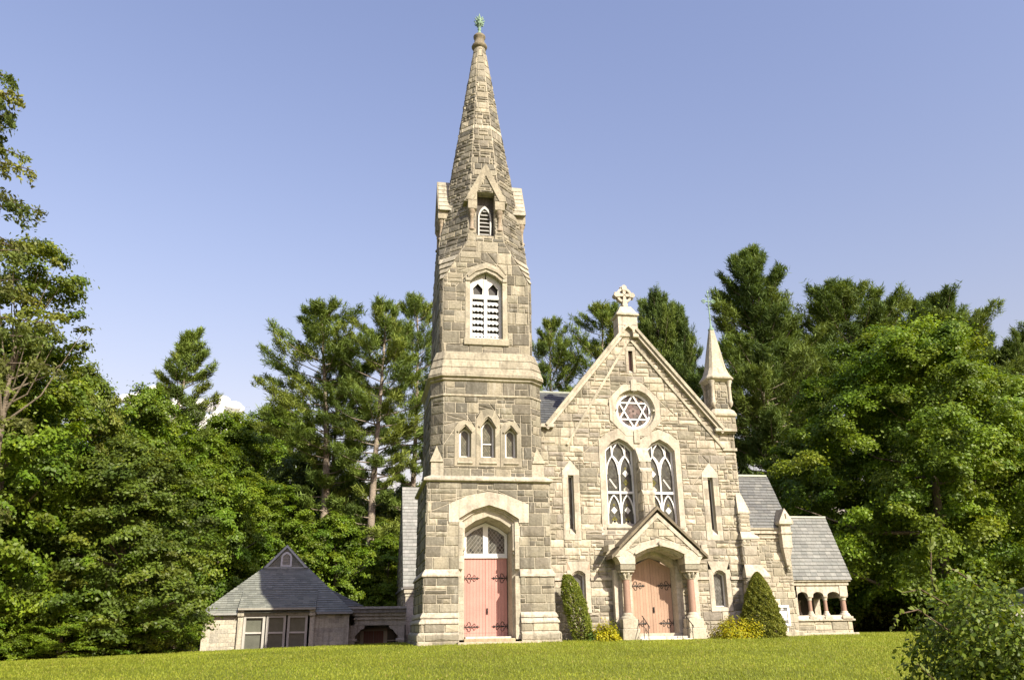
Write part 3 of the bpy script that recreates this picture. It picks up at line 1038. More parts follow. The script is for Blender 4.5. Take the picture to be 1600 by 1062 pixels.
def hinge(parent, fr, x, z, d, L_=.62, k=1.0):
    b = MB()
    I = (.012, .011, .010)
    def P(a, c):
        return fr(x + d * a * k, z + c * k, .012)
    b.tube([P(0, 0), P(L_ * .9, 0)], .014, I, 6)
    b.tube([P(L_ * .82, .0), P(L_, 0)], [.03, .004], I, 6)
    for cx, r_ in ((.2, .075), (.40, .05)):
        for s in (-1, 1):
            pts = [P(cx - .07, 0)] + [P(cx + math.cos(t) * r_ * .8, s * (r_ * 1.25 + math.sin(t) * r_)) for t in np.linspace(-1.9, 3.6, 12)]
            b.tube(pts, .011, I, 5)
    for cx, h in ((.10, .10), (.30, .06), (.50, .05)):
        for s in (-1, 1):
            b.tube([P(cx - .04, 0), P(cx, s * h * .6), P(cx + .05, s * h)], [.011, .012, .004], I, 5)
    b.tube([P(.02, -.09), P(.02, .09)], .012, I, 5)
    b.build('hinge', M_IRON, parent)

PINK = (.30, .150, .128)
df = front(TY - 2.42 + 1.0)
do = door_leafs('double_door', df, TX, .845, .20, 3.07, PINK, None, 7, 3)
do['label'] = 'salmon pink double door in the tower'
for z in (.55, 2.32):
    hinge(do, df, TX - .84, z, 1)
    hinge(do, df, TX + .84, z, -1)
h = MB()
h.box(TX + .03, TX + .09, df.O.y - .03, df.O.y - .004, 1.0, 1.22, (.015, .014, .012))
h.tube([df(TX + .06, 1.18, .02), df(TX + .06, 1.16, .07), df(TX + .06, 1.05, .07), df(TX + .06, 1.03, .02)], .012, (.015, .014, .012), 6)
h.tube([df(TX - .83, .33, .004), df(TX + .83, .33, .004)], .002, (.03, .02, .02), 4)
h.build('handle', M_IRON, do)
# fanlight
b = MB()
ff = front(TY - 2.42 + .98)
fo = [(TX - .86, 3.07), (TX + .86, 3.07), (TX + .86, 3.98), (TX + .5, 4.24), (TX, 4.44), (TX - .5, 4.24), (TX - .86, 3.98)]
for s in (-1, 1):
    o_ = [(TX + s * .0, 3.10), (TX + s * .855, 3.10), (TX + s * .855, 3.97), (TX + s * .5, 4.22), (TX + s * .0, 4.42)]
    i_ = [(TX + s * .10, 3.24), (TX + s * .755, 3.24), (TX + s * .755, 3.90), (TX + s * .46, 4.12), (TX + s * .10, 4.28)]
    for q in range(5):
        prism(b, ff, [o_[q], o_[(q + 1) % 5], i_[(q + 1) % 5], i_[q]], -.05, .02, WHITE)
addbar(b, ff, TX - .86, TX + .86, 3.07, 3.12, -.05, .05, WHITE)
fl = b.build('fanlight', M_PAINT, church)
for s in (-1, 1):
    p_ = MB()
    i_ = [(TX + s * .10, 3.24), (TX + s * .755, 3.24), (TX + s * .755, 3.90), (TX + s * .46, 4.12), (TX + s * .10, 4.28)]
    leaded(p_, ff, i_, -.02, (.15, .19), [(.075, .073, .062), (.09, .088, .074), (.10, .096, .08), (.03, .03, .027), (.07, .07, .062)], 5 + s, .011, (.20, .195, .175))
    p_.build('pane', M_GLASS, fl)

# --- gabled front
GY = 1.0
GX = 6.55                     # axis of the gable
gw = MB()
gf = front(GY)
win = [(5.77, .64), (7.55, .64)]
WIN_IN = lambda cx: [(cx - .64, 4.30), (cx - .64, 7.48), (cx - .36, 7.78), (cx, 7.96), (cx + .36, 7.78), (cx + .64, 7.48), (cx + .64, 4.30)]
WIN_OUT = lambda cx: [(cx - .90, 4.30), (cx - .90, 7.86), (cx - .48, 8.20), (cx, 8.38), (cx + .48, 8.20), (cx + .88, 7.86), (cx + .88, 4.30)]
LANC = [(3.62, .115), (9.67, .115)]
SMALL = [(3.80, .27), (9.70, .27)]
def poly_small(cx, w):
    return [(cx - w - .2, 1.0), (cx + w + .2, 1.0), (cx + w + .2, 2.95), (cx - w - .2, 2.95)]
def poly_lanc(cx):
    return [(cx - .36, 3.78), (cx + .36, 3.78), (cx + .36, 6.55), (cx, 6.98), (cx - .36, 6.55)]
holes = [WIN_OUT(c_) for c_, w in win] + [poly_lanc(c_) for c_, w in LANC] + [poly_small(c_, w) for c_, w in SMALL]
holes += [[(x, z) for x, z in [(5.70, 4.30), (7.65, 4.30), (7.65, 4.0), (5.70, 4.0)]]]
holes += [[(5.95, -1), (7.80, -1), (7.80, 2.8), (6.88, 3.2), (5.95, 2.8)]]
RC, RZ = 6.55, 9.20
octg = [(RC + 1.22 * math.cos(R(22.5 + 45 * k)), RZ + 1.22 * math.sin(R(22.5 + 45 * k))) for k in range(8)]
holes.append(octg)
KW = dict(rh=(.24, .40), rw=(.32, .9), split=.45, pal=PAL_LIGHT * 2 + PAL_MID + PAL_DARK[5:7], proud=.03, rough=.028, gap=.012)
ashlar(gw, gf, [(2.0, -.4), (10.95, -.4), (10.95, 8.35), (2.0, 8.35)], holes, seed=101, **KW)
AX, AZ = 6.50, 12.92
ashlar(gw, gf, [(2.75, 8.35), (10.32, 8.35), (AX, AZ)], [octg, [(AX - .22, 10.85), (AX + .22, 10.85), (AX + .22, 12.05), (AX - .22, 12.05)], WIN_OUT(5.77), WIN_OUT(7.55)], seed=102, **KW)
# sides of the gable wall's thickness and the block behind it
ashlar(gw, leftf(2.02), [(-14, -.4), (-1.0, -.4), (-1.0, 8.3), (-14, 8.3)], seed=103, **KW)
ashlar(gw, rightf(10.95), [(1.0, -.4), (3.0, -.4), (3.0, 8.35), (1.0, 8.35)], seed=104, **KW)
for s in (-1, 1):
    P = [(AX, 1.02, AZ), (AX, 1.55, AZ), (AX + s * 3.82, 1.55, 8.3), (AX + s * 3.82, 1.02, 8.3)]
    gw.poly(P, TRIM)
gw.poly([(2.75, 1.55, 8.3), (10.3, 1.55, 8.3), (AX, 1.55, AZ)], MORT)
gw.build('gable_wall', M_STONE, church)

# --- gable trim: coping, inner moulding, kneelers, string course
st = MB()
def rake(x0, z0, x1, z1, wdt, ca, cb, pal, seed, n=9):
    """Coping stones along a slope; wdt is measured square to the slope, upwards."""
    rn = random.Random(seed)
    d = Vector((x1 - x0, z1 - z0))
    L_ = d.length
    d /= L_
    nn = Vector((-d.y, d.x))
    if nn.y < 0:
        nn = -nn
    for q in range(n):
        a, b = L_ * q / n + .002, L_ * (q + 1) / n - .002
        P = [(x0 + d.x * a, z0 + d.y * a), (x0 + d.x * b, z0 + d.y * b), (x0 + d.x * b + nn.x * wdt, z0 + d.y * b + nn.y * wdt), (x0 + d.x * a + nn.x * wdt, z0 + d.y * a + nn.y * wdt)]
        prism(st, gf, P, ca, cb, rn.choice(pal), True)
def wall_z(x):
    return AZ - (AX - x) * (AZ - 8.35) / (AX - 2.75) if x < AX else AZ - (x - AX) * (AZ - 8.35) / (10.32 - AX)
def trim_done(name):
    global st
    st.build(name, M_TRIM, church)
    st = MB()
rake(2.70, wall_z(2.70) - .07, AX - .22, wall_z(AX - .22) - .07, .25, -.56, .20, PAL_TRIM, 1)
rake(2.66, wall_z(2.66) + .13, AX - .22, wall_z(AX - .22) + .13, .12, -.6, .28, PAL_TRIM_GREY, 3)
trim_done('gable_coping')
rake(10.36, wall_z(10.36) - .07, AX + .22, wall_z(AX + .22) - .07, .25, -.56, .20, PAL_TRIM, 2)
rake(10.38, wall_z(10.38) + .13, AX + .22, wall_z(AX + .22) + .13, .12, -.6, .28, PAL_TRIM_GREY, 4)
trim_done('gable_coping')
rake(3.55, 7.60, AX - .02, 11.92 + .38, .10, .0, .09, PAL_TRIM_GREY, 5, 8)
trim_done('raised_moulding')
rake(10.38, 7.58, AX + .02, 11.92 + .38, .10, .0, .09, PAL_TRIM_GREY, 6, 8)
addbar(st, gf, 10.36, 11.0, 7.52, 7.64, 0, .09, PAL_TRIM_GREY[2])
trim_done('raised_moulding')
addbar(st, gf, 10.05, 11.02, 8.34, 8.46, -.2, .24, PAL_TRIM[0])
addbar(st, gf, 10.10, 11.0, 8.28, 8.34, -.2, .14, PAL_TRIM_GREY[1])
trim_done('kneeler')
addbar(st, gf, 2.2, 2.95, 8.32, 8.46, -.2, .22, PAL_TRIM[1])
trim_done('kneeler')
# sill-level string course, broken at the porch and the windows
for a, b in ((2.4, 3.33), (4.27, 5.25), (8.50, 9.23), (10.17, 10.75)):
    prism(st, gf, [(a, 2.22), (b, 2.22), (b, 2.33), (a, 2.33)], 0, .09, PAL_TRIM[1])
    trim_done('string_course')
addbar(st, gf, 2.2, 3.0, 7.70, 7.78, 0, .06, PAL_TRIM_GREY[1])
trim_done('string_course')
addbar(st, gf, 2.4, 10.7, -.4, .22, 0, .10, PAL_TRIM_GREY[1])
trim_done('plinth')
# big window surrounds
for cx, w in win:
    st = MB()
    band(st, gf, subd(WIN_IN(cx), 7), subd(WIN_OUT(cx), 7), 0, .035, PAL_TRIM, int(cx * 7))
    I = WIN_IN(cx)
    J = [(cx + (x - cx) * .93, z - (.05 if z > 5 else -.05)) for x, z in I]
    reveal(st, gf, I, .035, J, -.30, PAL_TRIM[0])
    ho = [(cx - .68, 7.52), (cx - .38, 7.84), (cx, 8.03), (cx + .38, 7.84), (cx + .68, 7.52)]
    hi_ = [(x + (x - cx) * -.08, z - .07) for x, z in ho]
    band(st, gf, hi_, ho, -.1, .0, [PAL_TRIM[1]], 8)
    prism(st, gf, [(cx - .95, 3.98), (cx + .95, 3.98), (cx + .95, 4.302), (cx - .95, 4.302)], 0, .03, PAL_TRIM[1])
    st.mesh([gf(cx - .7, 4.20, .06), gf(cx + .7, 4.20, .06), gf(cx + .7, 4.26, .10), gf(cx - .7, 4.26, .10), gf(cx + .62, 4.46, -.26), gf(cx - .62, 4.46, -.26)], [(0, 1, 2, 3), (3, 2, 4, 5)], PAL_TRIM[0])
    st.build('window_surround', M_TRIM, church)
# pier between the big windows, stepping back upwards
def cap_slope(mb, x0, x1, z0, z1, c0, c1, c):
    mb.mesh([gf(x0, z0, c0), gf(x1, z0, c0), gf(x1, z1, c1), gf(x0, z1, c1), gf(x0, z0, 0), gf(x1, z0, 0)], [(0, 1, 2, 3), (0, 3, 4), (1, 5, 2)], c)
pb = MB()
for z0, z1, c0 in ((3.4, 5.60, .62), (5.72, 6.55, .52), (6.66, 6.98, .40)):
    for (f_, P) in ((gf, [(6.47, z0), (6.93, z0), (6.93, z1), (6.47, z1)]),):
        ashlar(pb, Fr((0, GY - c0, 0), (1, 0, 0), (0, 0, 1)), P, seed=int(z0 * 10), rh=(.3, .42), rw=(.46, .5), pal=PAL_LIGHT + PAL_TRIM[:1], split=.1, gap=.008)
    for X_, fr_ in ((6.47, leftf(6.47)), (6.93, rightf(6.93))):
        P = [(-GY, z0), (-GY + c0, z0), (-GY + c0, z1), (-GY, z1)] if X_ < 6.6 else [(GY - c0, z0), (GY, z0), (GY, z1), (GY - c0, z1)]
        ashlar(pb, fr_, P, seed=int(z0 * 10) + 1, rh=(.3, .42), rw=(.4, .6), pal=PAL_LIGHT, split=.1, gap=.008)
for z0, z1, ca, cb in ((5.60, 5.74, .66, .52), (6.55, 6.68, .56, .40), (6.98, 7.62, .45, .0)):
    cap_slope(pb, 6.44, 6.96, z0, z1, ca, cb, PAL_TRIM[0])
    addbar(pb, gf, 6.44, 6.96, z0 - .07, z0, 0, ca, PAL_TRIM[1])
pb.build('buttress', M_STONE, church)
# lancet surrounds
for cx, w in LANC:
    st = MB()
    inn = [(cx - w, 4.16), (cx - w, 6.37), (cx + w, 6.37), (cx + w, 4.16)]
    out = [(cx - .36, 4.16), (cx - .36, 6.55), (cx + .36, 6.55), (cx + .36, 4.16)]
    rn = random.Random(int(cx))
    for s in (-1, 1):
        z = 4.16
        k = 0
        while z < 6.36:
            h = rn.uniform(.28, .45)
            z1 = min(6.37, z + h)
            x0, x1 = sorted((cx + s * w, cx + s * (.36 if k % 2 else .30)))
            addbar(st, gf, x0, x1, z + .003, z1 - .003, 0, .034, rn.choice(PAL_LIGHT + PAL_TRIM[:2]))
            if k % 2 == 0:
                x0, x1 = sorted((cx + s * .302, cx + s * .36))
                addbar(st, gf, x0, x1, z + .006, z1 - .006, 0, .028, rn.choice(PAL_LIGHT))
            z = z1
            k += 1
    prism(st, gf, [(cx - .36, 6.37), (cx + .36, 6.37), (cx + .36, 6.55), (cx, 6.98), (cx - .36, 6.55)], 0, .036, PAL_TRIM[1])
    prism(st, gf, [(cx - .36, 3.78), (cx + .36, 3.78), (cx + .36, 4.0), (cx - .36, 4.0)], 0, .034, PAL_TRIM[0])
    for s in (-1, 1):
        x0, x1 = sorted((cx + s * (w + .02), cx + s * .36))
        addbar(st, gf, x0, x1, 4.0, 4.16, 0, .033, PAL_TRIM[3])
    st.mesh([gf(cx - w - .02, 4.0, .036), gf(cx + w + .02, 4.0, .036), gf(cx + w, 4.24, -.2), gf(cx - w, 4.24, -.2)], [(0, 1, 2, 3)], PAL_TRIM[1])
    for s in (-1, 1):
        P = [gf(cx + s * w, 4.0, .034), gf(cx + s * w * .9, 4.0, -.24), gf(cx + s * w * .9, 6.37, -.24), gf(cx + s * w, 6.37, .034)]
        st.poly(P if s < 0 else list(reversed(P)), PAL_TRIM_GREY[0])
    st.poly([gf(cx - w, 6.37, .03), gf(cx - w, 6.37, -.24), gf(cx + w, 6.37, -.24), gf(cx + w, 6.37, .03)], PAL_TRIM_GREY[0])
    st.build('window_surround', M_TRIM, church)
    g_ = MB()
    f3 = front(GY + .2)
    addbar(g_, f3, cx - w, cx - w + .03, 4.1, 6.37, -.03, .02, WHITE)
    addbar(g_, f3, cx + w - .03, cx + w, 4.1, 6.37, -.03, .02, WHITE)
    addbar(g_, f3, cx - w, cx + w, 6.31, 6.37, -.03, .02, WHITE)
    wo = g_.build('narrow_window', M_PAINT, church)
    p_ = MB()
    leaded(p_, f3, [(cx - w + .03, 4.1), (cx + w - .03, 4.1), (cx + w - .03, 6.31), (cx - w + .03, 6.31)], -.01, (.17, .24), GL, 4, .008)
    p_.build('pane', M_GLASS, wo)
# small lower windows
for cx, w in SMALL:
    st = MB()
    rn = random.Random(int(cx * 3))
    for s in (-1, 1):
        for k, (z0, z1) in enumerate(((1.14, 1.52), (1.52, 1.9), (1.9, 2.22), (2.22, 2.6))):
            x0, x1 = sorted((cx + s * w, cx + s * (w + .2)))
            addbar(st, gf, x0, x1, z0 + .003, z1 - .003, 0, .034, rn.choice(PAL_TRIM))
    inn = [(cx - w, 2.46), (cx - w * .5, 2.57), (cx, 2.60), (cx + w * .5, 2.57), (cx + w, 2.46)]
    out = [(cx - w - .2, 2.95), (cx - w * .5, 2.95), (cx, 2.95), (cx + w * .5, 2.95), (cx + w + .2, 2.95)]
    band(st, gf, inn, out, 0, .04, PAL_TRIM, 2)
    for s in (-1, 1):
        x0, x1 = sorted((cx + s * w, cx + s * (w + .2)))
        prism(st, gf, [(x0, 2.46), (x1, 2.46), (x1, 2.62), (x0, 2.62)], 0, .033, PAL_TRIM[2])
    P = [(cx - w, 1.14), (cx - w, 2.46), (cx - w * .5, 2.57), (cx, 2.60), (cx + w * .5, 2.57), (cx + w, 2.46), (cx + w, 1.14)]
    J = [(cx + (x - cx) * .88, z - (.05 if z > 2 else -.06)) for x, z in P]
    reveal(st, gf, P, .034, J, -.26, PAL_TRIM[0])
    ho = [(cx - w, 2.48), (cx - w * .5, 2.59), (cx, 2.62), (cx + w * .5, 2.59), (cx + w, 2.48)]
    band(st, gf, [(x, z - .09) for x, z in ho], ho, -.13, -.05, [PAL_TRIM[1]], 3)
    prism(st, gf, [(cx - w - .2, 1.0), (cx + w + .2, 1.0), (cx + w + .2, 1.14), (cx - w - .2, 1.14)], 0, .05, PAL_TRIM[1])
    st.build('window_surround', M_TRIM, church)
    g_ = MB()
    f3 = front(GY + .22)
    o_ = [(cx - w * .95, 1.16), (cx + w * .95, 1.16), (cx + w * .95, 2.42), (cx, 2.56), (cx - w * .95, 2.42)]
    i_ = inset(o_, .055)
    band(g_, f3, i_ + [i_[0]], o_ + [o_[0]], -.04, .03, [WHITE], 1)
    wo = g_.build('small_window', M_PAINT, church)
    p_ = MB()
    leaded(p_, f3, i_, -.02, (.12, .16), [(.12, .12, .11), (.14, .14, .128), (.10, .10, .09)], 4, .004)
    p_.build('pane', M_GLASS, wo)
# slit near the top
st = MB()
for s in (-1, 1):
    for k, (z0, z1) in enumerate(((10.85, 11.2), (11.2, 11.5), (11.5, 11.85))):
        x0, x1 = sorted((AX + s * .10, AX + s * .22))
        addbar(st, gf, x0, x1, z0 + .003, z1 - .003, 0, .034, PAL_LIGHT[(k + (s > 0)) % 4])
addbar(st, gf, AX - .22, AX + .22, 11.85, 12.05, 0, .04, PAL_TRIM[0])
st.mesh([gf(AX - .1, 10.85, .02), gf(AX + .1, 10.85, .02), gf(AX + .1, 11.02, -.18), gf(AX - .1, 11.02, -.18)], [(0, 1, 2, 3)], PAL_TRIM[0])
for s in (-1, 1):
    P = [gf(AX + s * .1, 10.85, .03), gf(AX + s * .1, 10.85, -.2), gf(AX + s * .1, 11.85, -.2), gf(AX + s * .1, 11.85, .03)]
    st.poly(P if s < 0 else list(reversed(P)), PAL_TRIM[0])
st.build('window_surround', M_TRIM, church)
st = MB()
g_ = MB()
g_.poly([gf(AX - .1, 10.9, -.17), gf(AX + .1, 10.9, -.17), gf(AX + .1, 11.85, -.17), gf(AX - .1, 11.85, -.17)], (.16, .10, .085))
g_.build('slit_window', M_GLASS, church)
# rose window surround
n = 32
def circ(r_, n=32, off=0):
    return [(RC + r_ * math.cos(2 * math.pi * (k + off) / n), RZ + r_ * math.sin(2 * math.pi * (k + off) / n)) for k in range(n + 1)]
def octr(k):
    a = 2 * math.pi * k / n
    return 1.22 * math.cos(math.pi / 8) / math.cos(((a + math.pi / 8) % (math.pi / 4)) - math.pi / 8)
outp = []
for k in range(n + 1):
    a = 2 * math.pi * k / n
    rr = 1.22 * math.cos(math.pi / 8) / math.cos((a % (math.pi / 4)) - (math.pi / 4 if (a % (math.pi / 4)) > math.pi / 8 else 0))
    outp.append((RC + rr * math.cos(a), RZ + rr * math.sin(a)))
rn = random.Random(4)
for q in range(8):
    sl_ = slice(q * 4, q * 4 + 5)
    cc = rn.choice(PAL_TRIM)
    band(st, gf, circ(.90)[sl_], outp[sl_], 0, .048, [cc], 1)
C0, C1, C2, C3 = circ(.90), circ(.86), circ(.80), circ(.76)
for (A, ca), (B, cb) in (((C0, .048), (C1, -.10)), ((C1, -.10), (C2, -.12)), ((C2, -.12), (C3, -.26))):
    for k in range(n):
        st.poly([gf(*A[k], ca), gf(*B[k], cb), gf(*B[k + 1], cb), gf(*A[k + 1], ca)], PAL_TRIM[2])
for k, a in enumerate((90, 270)):          # projecting keystones
    x, z = RC + 1.02 * math.cos(R(a)), RZ + 1.02 * math.sin(R(a))
    hw = .13
    zz = (z - .18, z + .36) if a == 90 else (z - .42, z + .18)
    prism(st, gf, [(x - hw, zz[0]), (x + hw, zz[0]), (x + hw, zz[1] - .08), (x, zz[1]), (x - hw, zz[1] - .08)], 0, .09, PAL_TRIM[0])
for a in (90, 0, 180):
    x, z = RC + .84 * math.cos(R(a)), RZ + .84 * math.sin(R(a))
    st.box(x - .05, x + .05, GY - .06, GY + .12, z - .05, z + .05, PAL_TRIM_GREY[0], .015)
st.build('round_window_surround', M_TRIM, church)

# --- rose window with its star tracery
b = MB()
f3 = front(GY + .22)
ro, ri = circ(.78), circ(.69)
band(b, f3, ri, ro, -.03, .04, [WHITE], 1)
for off in (90, 270):
    V_ = [(RC + .72 * math.cos(R(off + 120 * k)), RZ + .72 * math.sin(R(off + 120 * k))) for k in range(3)]
    for k in range(3):
        p, q = Vector(V_[k]), Vector(V_[(k + 1) % 3])
        d = (q - p).normalized()
        nn = Vector((-d.y, d.x)) * .032
        prism(b, f3, [tuple(p + nn), tuple(p - nn), tuple(q - nn), tuple(q + nn)], -.02 if off == 90 else -.021, .022 if off == 90 else .025, WHITE)
ro_ = b.build('round_window', M_PAINT, church)
p_ = MB()
rn = random.Random(9)
p_.poly([f3(*q, -.03) for q in circ(.7)[:-1]], (.05, .045, .04))
for k in range(6):
    a0 = R(30 + 60 * k)
    hx = lambda r_, a: (RC + r_ * math.cos(a), RZ + r_ * math.sin(a))
    p_.poly([f3(*hx(.05, a0), -.012), f3(*hx(.36, a0), -.012), f3(*hx(.36, a0 + R(60)), -.012)], (.12 + .02 * (k % 2), .10, .09))
    for a in (a0 - R(22), a0 + R(8)):
        p_.poly([f3(*hx(.46, a), -.013), f3(*hx(.66, a), -.013), f3(*hx(.66, a + R(13)), -.013), f3(*hx(.46, a + R(13)), -.013)], rn.choice([(.16, .12, .09), (.09, .075, .06), (.22, .16, .11), (.12, .09, .10)]))
for k in range(5):
    a = R(90 + 72 * k)
    cx_, cz_ = RC + .11 * math.cos(a), RZ + .11 * math.sin(a)
    p_.poly([f3(cx_ + .075 * math.cos(a + t), cz_ + .075 * math.sin(a + t), -.008 - .0006 * k) for t in np.linspace(0, 2 * math.pi, 7)[:-1]], (.22, .165, .15) if k % 2 else (.18, .135, .12))
p_.build('pane', M_GLASS, ro_)

# --- big traceried windows
def curve_pts(pts, n=8):
    """Smooth polyline through quadratic pieces: [start, ctrl, end]"""
    a, c_, e = pts
    return [((1 - t) ** 2 * a[0] + 2 * t * (1 - t) * c_[0] + t * t * e[0], (1 - t) ** 2 * a[1] + 2 * t * (1 - t) * c_[1] + t * t * e[1]) for t in [k / n for k in range(n + 1)]]
def strip(mb, fr, pts, w, c0, c1, c):
    pts = [Vector(p) for p in pts]
    L_, Rr = [], []
    for i, p in enumerate(pts):
        d = (pts[min(i + 1, len(pts) - 1)] - pts[max(i - 1, 0)]).normalized()
        nn = Vector((-d.y, d.x)) * w / 2
        L_.append(tuple(p + nn)); Rr.append(tuple(p - nn))
    for i in range(len(pts) - 1):
        prism(mb, fr, [L_[i], Rr[i], Rr[i + 1], L_[i + 1]], c0, c1, c)
def big_window(cx, seed):
    b = MB()
    f3 = front(GY + .24)
    w, z0, zm, zt = .60, 4.36, 5.72, 7.46
    outl = [(cx - w, z0), (cx + w, z0), (cx + w, zt), (cx + .34, 7.72), (cx, 7.90), (cx - .34, 7.72), (cx - w, zt)]
    inl = inset(outl, .06)
    band(b, f3, inl + [inl[0]], outl + [outl[0]], -.05, .04, [WHITE], 1)
    W = WHITE
    strip(b, f3, [(cx, z0), (cx, 7.0)], .062, -.05, .05, W)
    addbar(b, f3, cx - w, cx + w, zm - .05, zm + .05, -.05, .055, W)
    for base, h in ((zm, 0), (z0 - .0, 1)):
        # two pointed heads per tier
        if h == 0:
            spr, apx, top = 6.72, 7.24, None
        else:
            spr, apx = 5.12, 5.62
        for s in (-1, 1):
            lc = cx + s * .285
            for q in (-1, 1):
                strip(b, f3, curve_pts([(lc + q * .26, spr - .25), (lc + q * .25, spr + .25), (lc, apx)]), .05, -.04, .035, W)
        if h == 0:
            # upper tracery: branches from the mullion to the head
            for s in (-1, 1):
                strip(b, f3, [(cx + s * .285, apx - .03), (cx + s * .30, 7.74)], .046, -.04, .034, W)
                strip(b, f3, curve_pts([(cx, 6.85), (cx + s * .05, 7.1), (cx + s * .285, 7.28)]), .046, -.04, .036, W)
                strip(b, f3, [(cx + s * .28, 7.25), (cx + s * .22, 7.55), (cx + s * .0, 7.84)], .045, -.04, .033, W)
    wo = b.build('traceried_window', M_PAINT, church)
    p_ = MB()
    leaded(p_, f3, inl, -.03, (.135, .17), GL, seed, .004)
    wh, ol = (.62, .62, .58), (.10, .095, .02)
    f4 = Fr(f3.O + Vector((0, .016, 0)), f3.U, f3.V)
    rn = random.Random(seed)
    def dia(x, z, r_, c_):
        p_.poly([f3(x, z - r_ * 1.1, -.014), f3(x + r_, z, -.014), f3(x, z + r_ * 1.1, -.014), f3(x - r_, z, -.014)], c_)
    lights = ((-1, 0), (1, 0), (-1, 1), (1, 1))
    for s, h in lights:
        x = cx + s * .285
        zz = 6.52 if h == 0 else 5.0
        if not (h == 0 and ((seed == 1 and s < 0) or (seed == 2 and s > 0))):
            dia(x, zz, .135, wh if (h or s) else wh)
            for dx, dz in ((0, -.30), (-.065, -.375), (.065, -.375), (0, -.45)):
                dia(x + dx, zz + dz, .058, rn.choice([ol, (.14, .13, .03), (.08, .08, .02)]))
            dia(x, zz + .22, .06, (.14, .13, .04))
            dia(x, z0 + .12 if h else zm + .13, .13, (.50, .47, .36))
        else:
            addbar(p_, f3, x - .2, x + .2, 6.32, 6.34, -.016, -.010, (.05, .05, .045))
            p_.poly([f3(x - .16, 6.27, -.014), f3(x - .12, 6.33, -.014), f3(x + .17, 5.92, -.014), f3(x + .12, 5.88, -.014)], (.5, .49, .45))
    p_.build('pane', M_GLASS, wo)
big_window(5.77, 1)
big_window(7.55, 2)

# --- right-hand corner buttress with weathered set-offs
cbm = MB()
def butt(x0, x1, z0, z1, c, seed, capz, nx1, nc):
    Y_ = GY - c
    ashlar(cbm, front(Y_), [(x0, z0), (x1, z0), (x1, z1), (x0, z1)], seed=seed, rh=(.28, .4), rw=(.3, .8), pal=PAL_LIGHT + PAL_MID[:3])
    ashlar(cbm, rightf(x1), [(Y_, z0), (2.6, z0), (2.6, z1), (Y_, z1)], seed=seed + 1, rh=(.28, .4), rw=(.3, .8), pal=PAL_MID)
    ashlar(cbm, leftf(x0), [(-GY, z0), (-Y_, z0), (-Y_, z1), (-GY, z1)], seed=seed + 2, rh=(.28, .4), rw=(.3, .8), pal=PAL_LIGHT)
    o = .05
    a = [(x0 - o, Y_ - o, z1), (x1 + o, Y_ - o, z1), (x1 + o, 2.6, z1)]
    a2 = [(x, y, z + .07) for x, y, z in a]
    b_ = [(x0, GY - nc, capz), (nx1, GY - nc, capz), (nx1, 2.6, capz)]
    for i in range(2):
        cbm.poly([a[i], a[i + 1], a2[i + 1], a2[i]], PAL_TRIM[i])
        cbm.poly([a2[i], a2[i + 1], b_[i + 1], b_[i]], PAL_TRIM[i + 1])
    cbm.poly([a[0], a2[0], b_[0], (x0 - o, GY, z1)], PAL_TRIM[2])
    cbm.poly([(x0, Y_, z1), (x0 - o, Y_ - o, z1), (x1 + o, Y_ - o, z1), (x1, Y_, z1)][::-1], PAL_TRIM_GREY[0])
butt(10.70, 11.66, -.4, 2.28, .42, 201, 2.80, 11.42, .30)
butt(10.72, 11.42, 2.80, 3.80, .30, 205, 4.12, 11.18, .18)
butt(10.74, 11.18, 4.12, 4.86, .18, 209, 5.75, 10.94, .04)
cbm.build('corner_buttress', M_STONE, church)

# --- gable cross on its pedestal
b = MB()
PX, PY = 6.42, 1.22
b.box(PX - .46, PX - .20, PY - .46, PY + .3, 12.42, 12.62, TRIM, .03)
b.box(PX + .20, PX + .46, PY - .46, PY + .3, 12.42, 12.62, TRIM, .03)
for s in (-1, 1):
    x0, x1 = sorted((PX + s * .18, PX + s * .44))
    b.box(x0, x1, PY - .42, PY + .3, 12.60, 13.0, PAL_TRIM[1])
b.box(PX - .44, PX + .44, PY - .42, PY + .3, 12.98, 13.42, PAL_TRIM[1])
fp = front(PY - .42)
ai = [(PX - .2, 12.62), (PX - .17, 12.78), (PX, 12.92), (PX + .17, 12.78), (PX + .2, 12.62)]
band(b, fp, ai, [(PX + (x - PX) * 1.5, z + (.08 if i in (1, 3) else (.12 if i == 2 else 0))) for i, (x, z) in enumerate(ai)], -.1, .05, [TRIM], 1)
b.box(PX - .18, PX + .18, PY - .30, PY + .3, 12.5, 13.0, PAL_TRIM_GREY[0])
b.box(PX - .52, PX + .52, PY - .5, PY + .38, 13.42, 13.52, TRIM, .03)
b.loft([[(PX - .5, PY - .48, 13.52), (PX + .5, PY - .48, 13.52), (PX + .5, PY + .36, 13.52), (PX - .5, PY + .36, 13.52)],
        [(PX - .40, PY - .38, 13.64), (PX + .40, PY - .38, 13.64), (PX + .40, PY + .28, 13.64), (PX - .40, PY + .28, 13.64)],
        [(PX - .25, PY - .25, 13.92), (PX + .25, PY - .25, 13.92), (PX + .25, PY + .15, 13.92), (PX - .25, PY + .15, 13.92)]], PAL_TRIM[0], cap1=True)
CZ = 14.50
fc = front(PY - .05)
def cbar(poly, c0=-.15, c1=.15):
    prism(b, fc, poly, c0, c1, PAL_TRIM[1], True)
